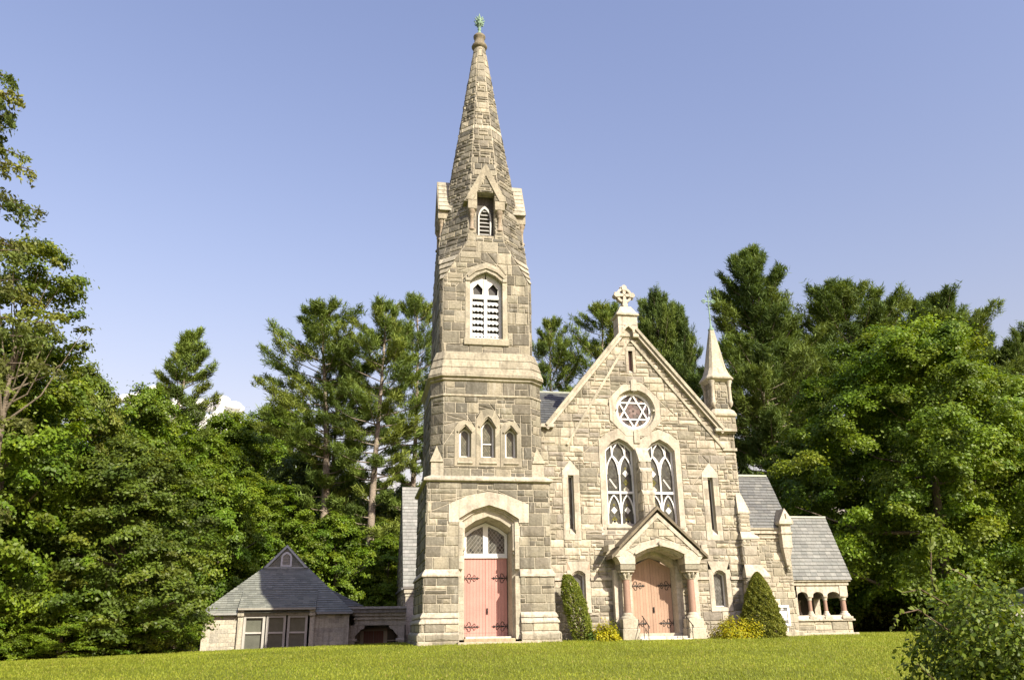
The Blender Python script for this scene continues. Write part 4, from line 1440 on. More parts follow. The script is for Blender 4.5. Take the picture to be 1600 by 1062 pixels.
for k in range(4):                                  # four flared arms
    a = k * math.pi / 2
    ca, sa = math.cos(a), math.sin(a)
    rot = lambda x, y: (PX + .8 * (x * ca - y * sa), CZ + .8 * (x * sa + y * ca))
    L_ = .60 if k != 3 else .72
    cbar([rot(.03, -.075), rot(.28, -.085), rot(.28, .085), rot(.03, .075)])
    cbar([rot(.28, -.10), rot(L_ - .1, -.15), rot(L_, -.05), rot(L_, .05), rot(L_ - .1, .15), rot(.28, .10)], -.17, .17)
    # leafy knobs at the arm ends and between the arms
    for q in (-1, 1):
        x, z = rot(L_ - .12, q * .15)
        b.lathe(x, PY - .05, [(.002, z - .07), (.06, z - .03), (.06, z + .03), (.002, z + .07)], PAL_TRIM[0], 8)
for k in range(24):                                 # ring
    a0, a1 = 2 * math.pi * k / 24, 2 * math.pi * (k + 1) / 24
    cbar([(PX + .25 * math.cos(a0), CZ + .25 * math.sin(a0)), (PX + .355 * math.cos(a0), CZ + .355 * math.sin(a0)), (PX + .355 * math.cos(a1), CZ + .355 * math.sin(a1)), (PX + .25 * math.cos(a1), CZ + .25 * math.sin(a1))], -.12, .125)
b.build('gable_cross', M_TRIM, church)

# --- corner turret with flared stone cap and green cross
b = MB()
QX, QY = 10.62, 1.52
def q4(h, z, ch=.2):
    return [(x, y, z) for x, y in sq(QX, QY, h, ch * h)]
S4 = lambda h, ch=.28: sq(QX, QY, h, ch * h)
ringwall(b, sq(QX, QY, .50), 8.46, sq(QX, QY, .50), 9.02, seed=301, pal=PAL_MID + PAL_LIGHT[:2], rh=(.25, .3), rw=(.3, .6))
b.loft([q4(.50, 9.02), q4(.58, 9.08), q4(.60, 9.16), q4(.52, 9.34), q4(.40, 9.42)], TRIM, cap1=True)
ringwall(b, S4(.40), 9.42, S4(.40), 10.66, seed=302, pal=PAL_MID + PAL_DARK[3:], rh=(.22, .34), rw=(.25, .4))
b.loft([q4(.44, 10.62, .3), q4(.56, 10.72, .3), q4(.62, 10.76, .3), q4(.63, 10.82, .3), q4(.50, 11.02, .3), q4(.40, 11.3, .3), q4(.28, 12.1, .3), q4(.10, 13.2, .3)], PAL_TRIM_GREY[2], cap1=True)
tu = b.build('turret', M_STONE, church)
for sx, sy in ((-1, -1), (1, -1), (1, 1), (-1, 1)):
    c2 = MB()
    x, y = QX + sx * .40, QY + sy * .40
    c2.lathe(x, y, [(.03, 9.5), (.09, 9.6), (.11, 9.72), (.08, 9.80), (.075, 10.4), (.10, 10.46), (.085, 10.5), (.14, 10.62), (.15, 10.7)], PAL_TRIM[2], 10)
    c2.build('colonnette', M_TRIM, tu)
b = MB()
b.lathe(QX, QY, [(.10, 13.15), (.15, 13.22), (.10, 13.28), (.05, 13.4), (.035, 13.5)], CU, 10)
b.tube([(QX, QY, 13.4), (QX, QY, 15.1)], [.035, .022], CU, 8)
for s in (-1, 1):
    b.tube([(QX, QY, 14.62), (QX + s * .30, QY, 14.62)], .028, CU, 6)
    for q in (-1, 1):
        b.tube([(QX + s * .12, QY, 14.62), (QX + s * .22, QY, 14.62 + q * .09), (QX + s * .30, QY, 14.62 + q * .07)], [.02, .03, .015], CU, 5)
        b.tube([(QX + q * .0, QY, 14.80 + s * .0), (QX + q * .10, QY, 14.88), (QX + q * .12, QY, 14.98)], [.02, .03, .012], CU, 5)
    b.tube([(QX + s * .30, QY - .0, 14.62), (QX + s * .36, QY, 14.62)], [.05, .01], CU, 6)
b.tube([(QX, QY, 15.05), (QX, QY, 15.2)], [.05, .008], CU, 6)
b.build('finial_cross', M_COPPER, tu)

# --- porch
PC = 6.88
PYF = .1
b = MB()
pf = front(PYF)
pin = [(PC - 1.02, 2.78), (PC - 1.02, 3.12), (PC - .55, 3.33), (PC, 3.46), (PC + .55, 3.33), (PC + 1.02, 3.12), (PC + 1.02, 2.78)]
pout = [(PC - 1.30, 2.98), (PC - 1.30, 3.30), (PC - .62, 3.62), (PC, 3.76), (PC + .62, 3.62), (PC + 1.30, 3.30), (PC + 1.30, 2.98)]
hol = [[(PC - 1.30, 2.5), (PC + 1.30, 2.5), (PC + 1.30, 3.30), (PC + .62, 3.62), (PC, 3.76), (PC - .62, 3.62), (PC - 1.30, 3.30)]]
slp = (4.78 - 3.1) / 1.86
ashlar(b, pf, [(PC - 1.62, 3.3), (PC + 1.62, 3.3), (PC, 4.76)], hol, seed=401, rh=(.24, .3), rw=(.35, .7), pal=PAL_MID + PAL_LIGHT, split=.2)
for s in (-1, 1):
    # blocks over the columns, shaped as springers
    e = [(PC + s * 1.02, 2.78), (PC + s * 1.62, 2.78), (PC + s * 1.70, 2.95), (PC + s * 1.83, 3.10), (PC + s * 1.62, 3.32), (PC + s * 1.30, 3.30), (PC + s * 1.02, 3.14)]
    for k in range(1, 6):
        tri = [e[0], e[k], e[k + 1]]
        prism(b, pf, tri, -.62, .035, PAL_TRIM[1])
    prism(b, pf, [(PC + s * 1.03, 2.58), (PC + s * 1.63, 2.58), (PC + s * 1.63, 2.775), (PC + s * 1.03, 2.775)], -.62, .01, PAL_MID[3], True)
    # sloping gable coping and the dark stone roof slab
    d = s
    P = [(PC + d * 1.86, 3.06), (PC, 4.76), (PC, 4.56), (PC + d * 1.62, 3.08)]
    prism(b, pf, P, -.2, .06, PAL_TRIM[0])
    # kneeler behind the slab end
    bx0, bx1 = sorted((PC + s * 1.80, PC + s * 2.05))
    b.loft([[(bx0, PYF + .05, 3.28), (bx1, PYF + .05, 3.42), (bx1, 1.0, 3.42), (bx0, 1.0, 3.28)], [(bx0, PYF + .05, 3.52), (bx1, PYF + .05, 3.54), (bx1, 1.0, 3.54), (bx0, 1.0, 3.52)]], PAL_TRIM[2], cap0=True, cap1=True)
band(b, pf, pin[1:-1], pout[1:-1], -.3, .05, PAL_TRIM, 6)
prevP, prevc = pin[1:-1], .05
for k, (sc, dz, c_) in enumerate(((.99, -.0, -.02), (.965, .05, -.02), (.96, .05, -.10), (.93, .09, -.10), (.925, .09, -.2), (.90, .12, -.2), (.89, .12, -.85))):
    Q = [(PC + (x - PC) * sc, z - dz) for x, z in pin[1:-1]]
    for i in range(len(Q) - 1):
        b.poly([pf(*prevP[i], prevc), pf(*Q[i], c_), pf(*Q[i + 1], c_), pf(*prevP[i + 1], prevc)], PAL_TRIM[k % 4])
    prevP, prevc = Q, c_
# dark drip hood following the arch, with a carved boss at its apex
hb = [(x, z + .02) for x, z in pin[1:-1]]
band(b, pf, hb, [(PC + (x - PC) * 1.02, z + .06) for x, z in hb], .05, .13, PAL_TRIM, 3)
b.lathe(PC, PYF - .14, [(.002, 3.40), (.06, 3.44), (.085, 3.52), (.07, 3.6), (.002, 3.68)], PAL_TRIM_GREY[0], 8)
for s in (-1, 1):
    # entablature sides running back to the wall, with lintel over the column row
    x0, x1 = sorted((PC + s * 1.03, PC + s * 1.60))
    b.box(x0, x1, PYF + .6, 1.02, 2.58, 3.2, PAL_TRIM_GREY[1])
    # rear responds and low walls
    x0, x1 = sorted((PC + s * 1.42, PC + s * 1.74))
    b.box(x0, x1, .66, 1.02, .0, 2.6, PAL_TRIM[1], .01)
    b.box(x0 - .05, x1 + .05, .58, 1.02, -.3, .42, PAL_TRIM_GREY[2], .02)
po = b.build('porch', M_STONE, church)
rf = MB()
for s in (-1, 1):
    for t0, t1, lift in ((0, .16, .0), (.16, 1, .05)):
        xa, xb = PC + s * 1.98 * (1 - t0), PC + s * 1.98 * (1 - t1)
        za, zb = 2.98 + 1.86 * t0 + lift, 2.98 + 1.86 * t1 + lift
        P = [(xa, PYF - .14, za), (xa, 1.0, za), (xb, 1.0, zb), (xb, PYF - .14, zb)]
        Q = [(x, y, z + .13) for x, y, z in P]
        F = [(4, 5, 6, 7), (0, 3, 2, 1), (0, 1, 5, 4), (1, 2, 6, 5), (2, 3, 7, 6), (3, 0, 4, 7)]
        rf.mesh(P + Q, F if s > 0 else [tuple(reversed(q)) for q in F], (.11, .092, .065))
rf.build('porch_roof', M_TRIM, po)
for s in (-1, 1):
    b = MB()
    x, y = PC + s * 1.33, PYF + .32
    b.lathe(x, y, [(.14, .97), (.136, 1.6), (.128, 2.22)], (.20, .13, .10), 20)
    co = b.build('column', M_GRANITE, po)
    b = MB()
    b.lathe(x, y, [(.145, 2.21), (.165, 2.235), (.14, 2.26), (.15, 2.33), (.20, 2.42), (.22, 2.47), (.19, 2.48)], PAL_TRIM_GREY[2], 16)
    for k in range(8):                                # carved leaves
        a = k * math.pi / 4 + .2
        ca, sa = math.cos(a), math.sin(a)
        b.tube([(x + ca * .14, y + sa * .14, 2.26), (x + ca * .19, y + sa * .19, 2.36), (x + ca * .26, y + sa * .26, 2.44), (x + ca * .25, y + sa * .25, 2.38)], [.04, .05, .035, .015], PAL_TRIM_GREY[1], 6)
    b.box(x - .27, x + .27, y - .27, y + .27, 2.47, 2.58, PAL_TRIM[0], .02)
    b.build('capital', M_TRIM, co)
    b = MB()
    b.lathe(x, y, [(.30, .74), (.30, .80), (.25, .84), (.20, .88), (.21, .91), (.17, .95), (.15, .98)], PAL_TRIM_GREY[2], 20)
    b.box(x - .30, x + .30, y - .30, y + .30, .40, .745, PAL_TRIM_GREY[2], .015)
    b.box(x - .34, x + .34, y - .36, y + .34, -.3, .40, PAL_TRIM_GREY[1], .03)
    b.build('pedestal', M_TRIM, co)
# porch doorway and doors in the wall behind
b = MB()
dh = [(PC - .93, -.1), (PC - .93, 2.75), (PC - .5, 3.02), (PC, 3.16), (PC + .5, 3.02), (PC + .93, 2.75), (PC + .93, -.1)]
for s in (-1, 1):
    for q in range(9):
        z0, z1 = .1 + q * .3, .1 + (q + 1) * .3
        x0, x1 = sorted((PC + s * .93, PC + s * 1.2))
        addbar(b, gf, x0, x1, z0 + .003, min(z1, 2.76) - .003, 0, .05, PAL_TRIM[(q + (s > 0)) % 4])
dho = [(PC + (x - PC) * 1.25, z + (.22 if abs(x - PC) < .9 else .1)) for x, z in dh]
band(b, gf, dh[1:-1], dho[1:-1], 0, .05, PAL_TRIM, 2)
di = [(PC + (x - PC) * .93, z - .06) for x, z in dh]
for i in range(len(dh) - 1):
    b.poly([gf(*dh[i], .05), gf(*di[i], -.40), gf(*di[i + 1], -.40), gf(*dh[i + 1], .05)], PAL_TRIM[0])
b.build('porch_doorway', M_TRIM, po)
d2 = front(GY + .36)
def top2(dx):
    return 2.68 + .42 * (1 - (dx / .87)) ** .85 if dx < .87 else 2.68
TAN = (.235, .155, .11)
d2o = door_leafs('double_door', d2, PC, .855, .12, 2.7, TAN, top2, 7, 8)
d2o.parent = church
d2o['label'] = 'tan double door inside the porch'
for z in (.58, 2.02):
    hinge(d2o, d2, PC - .85, z, 1, .62)
    hinge(d2o, d2, PC + .85, z, -1, .62)
h = MB()
h.box(PC + .03, PC + .09, d2.O.y - .03, d2.O.y - .004, .98, 1.2, (.015, .014, .012))
h.tube([d2(PC + .06, 1.16, .02), d2(PC + .06, 1.14, .07), d2(PC + .06, 1.04, .07), d2(PC + .06, 1.02, .02)], .012, (.015, .014, .012), 6)
h.build('handle', M_IRON, d2o)
b = MB()
b.box(PC - 1.0, PC + 1.0, .15, 1.5, -.3, .11, (.36, .34, .29), .02)
b.box(PC - 1.02, PC + 1.05, -.2, .14, -.3, .03, (.37, .35, .30), .02)
b.build('porch_step', M_TRIM, po)

# --- roofs and walls behind the gable
def slope(mb, x0, x1, y0, z0, y1, z1, seed, pal=PAL_SLATE, row=.26, w=(.26, .40), cut=None, **kw):
    f_ = ringframe((x0, y0, z0), (x1, y0, z0), (x0, y1, z1))
    L_ = math.hypot(y1 - y0, z1 - z0)
    slates(mb, f_, cut or [(0, 0), (x1 - x0, 0), (x1 - x0, L_), (0, L_)], row, w, pal, seed, **kw)
    return f_, L_
b = MB()
slope(b, 1.0, 8.6, 2.9, 8.80, 6.0, 11.25, 501, PAL_SLATE_DARK)
b.poly([(1.0, 9.1, 8.8), (1.0, 6.0, 11.25), (8.6, 6.0, 11.25), (8.6, 9.1, 8.8)], PAL_SLATE_DARK[1])
b.box(1.0, 8.6, 5.92, 6.08, 11.22, 11.30, (.2, .215, .175))
# short roof behind the gable parapet
for s in (-1, 1):
    P = [(AX, 1.5, 11.9), (AX + s * 3.6, 1.5, 7.6), (AX + s * 3.6, 4.6, 7.6), (AX, 4.6, 11.9)]
    b.poly(P if s > 0 else P[::-1], PAL_SLATE_DARK[2])
b.build('nave_roof', M_SLATE, church)
b = MB()
ashlar(b, leftf(1.1), [(-9.0, -.4), (-3.0, -.4), (-3.0, 8.85), (-6.0, 11.1), (-9.0, 8.85)], seed=510, pal=PAL_MID)
ashlar(b, front(3.0), [(1.1, 6.5), (3.2, 6.5), (3.2, 8.6), (1.1, 8.6)], seed=511, pal=PAL_MID)
b.box(1.05, 3.6, 2.82, 2.98, 8.52, 8.72, (.16, .145, .12))
b.box(1.05, 3.6, 2.74, 2.96, 8.70, 8.80, (.10, .09, .08))
ashlar(b, rightf(8.5), [(4.6, -.4), (9.0, -.4), (9.0, 8.8), (6.0, 11.1), (4.6, 8.8)], seed=512, pal=PAL_MID)
ashlar(b, rightf(10.9), [(3.0, -.4), (6.0, -.4), (6.0, 6.2), (3.0, 7.5)], seed=513, pal=PAL_MID)
b.build('nave_wall', M_STONE, church)

# --- transept to the right of the gable
b = MB()
TRY = 2.5
ashlar(b, front(TRY), [(10.9, -.4), (13.74, -.4), (13.74, 4.22), (10.9, 4.22)], seed=520, rh=(.24, .4), rw=(.32, .8), pal=PAL_MID + PAL_LIGHT[:3])
ashlar(b, rightf(13.74), [(2.5, -.4), (5.6, -.4), (5.6, 4.4), (4.05, 6.85), (2.5, 4.4)], seed=521, pal=PAL_MID)
b.box(10.9, 13.9, TRY - .12, TRY + .1, -.4, .18, PAL_TRIM_GREY[2], .02)
b.box(11.0, 13.34, TRY - .08, TRY + .1, 4.02, 4.09, PAL_TRIM[0])
b.box(11.0, 13.34, TRY - .10, TRY + .1, 4.22, 4.44, PAL_TRIM[1])
b.box(11.0, 13.3, TRY - .16, TRY + .1, 4.38, 4.46, PAL_TRIM_GREY[0])
b.poly([(10.9, 5.6, 4.4), (13.74, 5.6, 4.4), (13.74, 5.6, -.4), (10.9, 5.6, -.4)], MORT)
# corner kneeler, tapering to a pendant knob
kx, ky = 13.50, TRY - .14
def q2(h, d, z):
    return [(kx - h, ky - d, z), (kx + h, ky - d, z), (kx + h, ky + .35, z), (kx - h, ky + .35, z)]
b.loft([q2(.05, .03, 2.86), q2(.20, .16, 3.55), q2(.20, .17, 3.60)], PAL_TRIM[0], cap0=True)
b.loft([q2(.22, .19, 3.60), q2(.22, .19, 4.14), q2(.27, .24, 4.20), q2(.27, .24, 4.27), q2(.22, .19, 4.27), q2(.22, .19, 4.55), q2(.33, .30, 4.60), q2(.33, .30, 4.70)], PAL_TRIM[1])
b.lathe(kx, ky - .03, [(.002, 2.66), (.06, 2.69), (.07, 2.75), (.04, 2.80), (.09, 2.84), (.10, 2.88)], PAL_TRIM_GREY[2], 10)
fk = front(ky - .30)
b.poly([(kx - .33, ky - .30, 4.70), (kx + .33, ky - .30, 4.70), (kx, ky - .24, 5.28)], PAL_TRIM[1])
for s in (-1, 1):
    P = [(kx + s * .33, ky - .30, 4.70), (kx + s * .33, ky + .5, 4.70), (kx, ky + .5, 5.28), (kx, ky - .24, 5.28)]
    b.poly(P if s > 0 else P[::-1], PAL_TRIM_GREY[1])
prism(b, fk, [(kx - .015, 4.84), (kx + .025, 4.84), (kx + .015, 5.04), (kx - .015, 5.04)], -.02, .012, (.16, .14, .10))
b.build('transept_wall', M_STONE, church)
b = MB()
slope(b, 10.9, 13.86, TRY - .12, 4.44, 4.05, 7.0, 530, PAL_SLATE, .17, (.24, .36))
slope(b, 10.9, 13.86, 5.75, 4.4, 4.05, 7.0, 531, PAL_SLATE, .17)
b.box(10.9, 13.80, 3.97, 4.13, 6.98, 7.06, (.25, .27, .22))
b.poly([(13.80, TRY - .1, 4.4), (13.80, 5.7, 4.4), (13.80, 4.05, 6.97)], PAL_SLATE[0])
b.build('transept_roof', M_SLATE, church)

# --- open arcaded porch at the far right
b = MB()
AY = 3.0
ARX0, ARX1 = 13.95, 16.52
ashlar(b, front(AY), [(13.76, -.4), (16.55, -.4), (16.55, .58), (13.76, .58)], seed=540, rh=(.24, .34), rw=(.5, .95), pal=PAL_MID + PAL_LIGHT[:2], split=.1)
ashlar(b, rightf(16.55), [(AY, -.4), (5.8, -.4), (5.8, .58), (AY, .58)], seed=541, pal=PAL_MID)
b.box(13.76, 16.72, AY - .16, 6.0, -.4, .10, PAL_TRIM_GREY[2], .02)
b.box(13.76, 16.66, AY - .10, AY + .34, .58, .66, PAL_TRIM[0], .015)
b.loft([[(13.76, AY - .06, .66), (16.62, AY - .06, .66), (16.62, AY + .3, .66), (13.76, AY + .3, .66)], [(13.76, AY + .04, .82), (16.52, AY + .04, .82), (16.52, AY + .24, .82), (13.76, AY + .24, .82)]], PAL_TRIM[1], cap1=True)
af = front(AY)
ops = [(14.36, .25), (15.10, .25), (15.83, .30)]
hol = [arch(cx, w, .8, 1.62, 1.80, 1.0, 5) for cx, w in ops]
pcs = [[(13.95, 1.56), (16.50, 1.56), (16.50, 2.06), (13.95, 2.06)]]
for h in hol:
    pcs = [q for p in pcs for q in subtract(p, h)]
for p in pcs:
    b.poly([af(x, z, 0) for x, z in p], PAL_TRIM[1])
    b.poly([af(x, z, -.25) for x, z in reversed(p)], PAL_TRIM[1])
for h in hol:
    ch = [p for p in h if p[1] > 1.5]
    for i in range(len(ch) - 1):
        b.poly([af(*ch[i], 0), af(*ch[i], -.25), af(*ch[i + 1], -.25), af(*ch[i + 1], 0)], PAL_TRIM[2])
for cx, w in ops:    # soffits over the capitals
    pass
b.poly([af(14.61, 1.56, 0), af(14.85, 1.56, 0), af(14.85, 1.56, -.25), af(14.61, 1.56, -.25)], TRIM)
b.poly([af(15.35, 1.56, 0), af(15.53, 1.56, 0), af(15.53, 1.56, -.25), af(15.35, 1.56, -.25)], TRIM)
b.box(13.76, 14.10, AY + .0, AY + .3, .82, 2.06, PAL_TRIM[0])
b.box(16.13, 16.50, AY - .03, AY + .3, 1.60, 2.06, PAL_TRIM[1], .01)
b.box(13.76, 16.58, AY - .06, AY + .3, 2.06, 2.22, PAL_TRIM[0], .01)
b.box(13.76, 16.66, AY - .14, AY + .3, 2.22, 2.28, PAL_TRIM_GREY[0])
b.box(16.25, 16.5, AY + .3, 5.8, 1.56, 2.2, PAL_TRIM[2])
b.box(16.2, 16.5, 5.4, 5.8, .58, 1.6, PAL_TRIM[2])
ashlar(b, backf(5.8), [(-16.55, -.4), (-13.74, -.4), (-13.74, 2.2), (-16.55, 2.2)], seed=545, pal=PAL_MID)
b.poly([(13.76, 5.7, .1), (16.5, 5.7, .1), (16.5, 5.7, 2.2), (13.76, 5.7, 2.2)], (.04, .036, .03))
ar = b.build('arcade', M_STONE, church)
def acol(x, y, z0=.82, z1=1.6, r_=.085, parent=ar):
    b = MB()
    b.lathe(x, y, [(r_, z0 + .16), (r_ * .94, z1 - .16)], (.20, .13, .10), 14)
    c2 = b.build('column', M_GRANITE, parent)
    b = MB()
    b.lathe(x, y, [(r_, z1 - .17), (r_ * 1.25, z1 - .15), (r_, z1 - .13), (r_ * 1.5, z1 - .04), (r_ * 1.7, z1 - .02), (r_ * 1.7, z1)], PAL_TRIM[2], 12)
    b.build('capital', M_TRIM, c2)
    b = MB()
    b.lathe(x, y, [(r_ * 1.9, z0 - .06), (r_ * 1.9, z0), (r_ * 1.7, z0 + .05), (r_ * 1.2, z0 + .10), (r_ * 1.3, z0 + .13), (r_, z0 + .17)], PAL_TRIM[1], 12)
    b.box(x - r_ * 2, x + r_ * 2, y - r_ * 2.2, y + r_ * 2, z0 - .16, z0 - .055, PAL_TRIM[0], .01)
    b.build('base', M_TRIM, c2)
acol(14.71, AY + .10)
acol(15.44, AY + .10)
acol(16.31, AY + .12, .82, 1.6, .12)
acol(16.31, 5.55)
acol(15.35, 5.3, .82, 1.5)
b = MB()
slope(b, 13.75, 16.72, AY - .16, 2.28, 4.35, 5.16, 550, [(.10, .104, .096), (.115, .117, .107), (.125, .126, .115), (.108, .11, .102)], .18, (.24, .36))
slope(b, 13.75, 16.72, 5.95, 2.28, 4.35, 5.16, 551, PAL_SLATE, .18)
b.box(13.75, 16.70, 4.28, 4.42, 5.14, 5.22, (.26, .265, .22))
b.poly([(16.68, AY - .1, 2.28), (16.68, 5.85, 2.28), (16.68, 4.35, 5.12)], PAL_TRIM_GREY[1])
b.build('arcade_roof', M_SLATE, church)

# --- steep roofed wing behind the tower, left
b = MB()
WY = 18.0
ashlar(b, front(WY + .35), [(-2.1, -1), (2.0, -1), (2.0, 2.75), (-2.1, 2.75)], seed=560, pal=PAL_MID, rh=(.3, .4))
ashlar(b, leftf(-2.1), [(-26.0, -1), (-18.35, -1), (-18.35, 2.8), (-22, 9.0), (-26.0, 2.8)], seed=561, pal=PAL_MID)
b.box(-2.0, -1.35, WY + .02, WY + .38, .2, 2.25, PAL_TRIM[1])
b.box(-2.0, -1.35, WY - .06, WY + .38, -.9, .2, PAL_MID[3])
b.box(-2.04, -1.31, WY - .02, WY + .38, 2.25, 2.40, PAL_TRIM[0], .02)
b.box(-2.1, -1.2, WY - .10, WY + .38, 2.40, 2.70, PAL_TRIM[2], .05)
b.build('wing_wall', M_STONE, church)
b = MB()
slope(b, -2.17, 2.0, WY - .12, 2.78, 22.0, 9.12, 562, [(.145, .147, .132), (.16, .16, .145), (.172, .17, .155)], .26, (.26, .36))
slope(b, -2.17, 2.0, 26.1, 2.78, 22.0, 9.12, 563, PAL_SLATE, .3)
b.box(-2.26, -2.165, WY - .14, 26.0, 2.62, 2.74, (.10, .10, .10))
b.poly([(-2.2, WY - .14, 2.7), (-2.2, 22, 9.05), (-2.2, 22, 8.75), (-2.2, WY - .14, 2.45)], (.11, .11, .11))
b.box(-2.17, 2.0, WY - .16, WY + .2, 2.68, 2.78, (.12, .11, .10))
b.build('wing_roof', M_SLATE, church)

# ------------------------------------------------------------------ parish hall
hall = thing('parish_hall', 'low pale stone hall with a grey hipped slate roof, left of the church', 'hall')
b = MB()
HY = 14.0
hf = front(HY)
KH = dict(rh=(.18, .24), rw=(.35, .8), pal=PAL_HALL, split=.1, gap=.006, proud=.008, rough=.004, mort=(.22, .205, .17))
ashlar(b, hf, [(-12.2, -1.3), (-5.15, -1.3), (-5.15, 1.36), (-12.2, 1.36)], [[(-10.4, -1.3), (-6.95, -1.3), (-6.95, 1.3), (-10.4, 1.3)]], seed=600, **KH)
ashlar(b, leftf(-12.2), [(-23, -1.3), (-14, -1.3), (-14, 1.36), (-23, 1.36)], seed=601, **KH)
ashlar(b, rightf(-5.15), [(14, -1.3), (23, -1.3), (23, 1.36), (14, 1.36)], seed=602, **KH)
b.box(-12.3, -12.0, HY - .08, HY + .2, -1.3, 1.3, PAL_HALL[3], .02)
b.box(-5.36, -5.1, HY - .05, HY + .2, -1.3, 1.3, PAL_HALL[1], .02)
for x in (-10.48, -6.95):
    b.box(x - .12, x + .12, HY - .16, HY + .2, -1.3, 1.22, PAL_HALL[3], .02)
    b.box(x - .15, x + .15, HY - .24, HY + .2, 1.20, 1.62, PAL_HALL[3], .03)
b.box(-10.4, -7.0, HY - .12, HY + .2, 1.26, 1.58, (.26, .24, .19), .01)
b.box(-12.3, -10.6, HY - .1, HY + .1, 1.26, 1.38, PAL_HALL[2])
b.box(-6.85, -5.05, HY - .1, HY + .1, 1.26, 1.38, PAL_HALL[2])
b.poly([(-12.2, 23, -1.3), (-12.2, 23, 1.36), (-5.15, 23, 1.36), (-5.15, 23, -1.3)], PAL_HALL[0])
b.build('wall', M_STONE, hall)
def hall_window(x0, x1):
    b = MB()
    f_ = front(HY + .10)
    FR = (.27, .26, .235)
    for a0, a1, b0, b1 in ((x0 - .12, x0, -1.3, 1.26), (x1, x1 + .12, -1.3, 1.26)):
        addbar(b, f_, a0, a1, b0, b1, -.1, .13, FR)
    addbar(b, f_, x0, x1, 1.14, 1.26, -.1, .12, FR)
    addbar(b, f_, x0, x1, .38, .46, -.06, .05, (.33, .32, .29))
    addbar(b, f_, x0, x1, -1.3, -1.18, -.1, .1, FR)
    wo = b.build('window', M_PAINT, hall)
    p_ = MB()
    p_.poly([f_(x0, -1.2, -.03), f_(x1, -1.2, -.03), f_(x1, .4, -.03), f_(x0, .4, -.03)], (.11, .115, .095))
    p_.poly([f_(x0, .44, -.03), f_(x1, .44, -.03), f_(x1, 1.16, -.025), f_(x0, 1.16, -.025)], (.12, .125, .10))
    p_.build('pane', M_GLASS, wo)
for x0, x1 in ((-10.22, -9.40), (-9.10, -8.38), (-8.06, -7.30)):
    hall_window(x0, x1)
b = MB()
E0, E1, EZ = -12.45, -4.92, 1.38
GX0, GX1, GYD, GZ = -9.88, -7.49, 17.1, 3.80
HX = (GX0 + GX1) / 2
PH = [(.112, .118, .102), (.125, .131, .112), (.138, .143, .122), (.118, .123, .107)]
def tri_slope(mb, pts, seed, row=.2, pal=PH):
    p0, p1 = Vector(pts[0]), Vector(pts[1])
    f_ = ringframe(p0, p1, pts[2])
    P = [((Vector(p) - f_.O).dot(f_.U), (Vector(p) - f_.O).dot(f_.V)) for p in pts]
    slates(mb, f_, P, row, (.24, .36), pal, seed)
tri_slope(b, [(E0, 13.75, EZ), (E1, 13.75, EZ), (GX1, GYD, GZ), (GX0, GYD, GZ)], 610)
APZ = 5.02
def side(pts, seed):
    tri_slope(b, pts, seed)
side([(E0, 23, EZ), (E0, 13.75, EZ), (GX0, GYD, GZ), (GX0, 20.4, GZ)], 611)
side([(E1, 13.75, EZ), (E1, 23, EZ), (GX1, 20.4, GZ), (GX1, GYD, GZ)], 612)
side([(GX0, 20.4, GZ), (GX0, GYD - .15, GZ), (HX, GYD - .15, APZ), (HX, 20.4, APZ)], 613)
side([(GX1, GYD - .15, GZ), (GX1, 20.4, GZ), (HX, 20.4, APZ), (HX, GYD - .15, APZ)], 614)
# raised roof over the window bay
tri_slope(b, [(-10.62, 13.62, 1.60), (-6.80, 13.62, 1.60), (-6.80, 15.2, 2.50), (-10.62, 15.2, 2.50)], 615)
for x in (-10.62, -6.80):
    b.poly([(x, 13.62, 1.60), (x, 15.2, 2.5), (x, 13.62, 1.3)] if x < -8 else [(x, 13.62, 1.3), (x, 15.2, 2.5), (x, 13.62, 1.6)], PH[0])
b.box(-10.62, -6.80, 13.60, 13.7, 1.52, 1.61, (.22, .21, .18))
b.box(E0, -10.65, 13.72, 13.8, 1.29, 1.39, (.20, .20, .19))
b.box(-6.75, E1, 13.72, 13.8, 1.29, 1.39, (.16, .16, .155))
b.poly([(E0, 23, EZ), (GX0, 20.4, GZ), (GX1, 20.4, GZ), (E1, 23, EZ)], PH[0])
b.poly([(GX0, 20.4, GZ), (HX, 20.4, APZ), (GX1, 20.4, GZ)], PH[0])
ro = b.build('roof', M_SLATE, hall)
b = MB()
gf2 = front(GYD)
ashlar(b, gf2, [(GX0 + .1, GZ), (GX1 - .1, GZ), (HX, APZ - .1)], seed=620, rh=(.14, .16), rw=(.2, .3), pal=PH, mort=(.08, .08, .08), split=0, gap=.004, proud=.012, rough=.002)
LT = (.26, .28, .285)
for s in (-1, 1):
    x0 = GX0 if s < 0 else GX1
    prism(b, gf2, [(x0, GZ - .02), (HX, APZ), (HX, APZ - .14), (x0 - s * .16, GZ - .02)], .0, .16, LT)
addbar(b, gf2, GX0, GX1, GZ - .03, GZ + .03, 0, .10, LT)
ao = arch(HX, .30, GZ + .06, GZ + .50, GZ + .86, .9, 6)
ai = arch(HX, .20, GZ + .14, GZ + .50, GZ + .74, .9, 6)
band(b, gf2, ai + [ai[0]], ao + [ao[0]], 0, .10, [(.36, .365, .37)], 1)
for q in range(7):
    z = GZ + .16 + q * .08
    w = .2 if z < GZ + .5 else .2 * max(.2, (GZ + .76 - z) / .26)
    addbar(b, gf2, HX - w, HX + w, z, z + .05, 0, .05, (.22, .21, .19))
b.build('gablet', M_PAINT, hall)
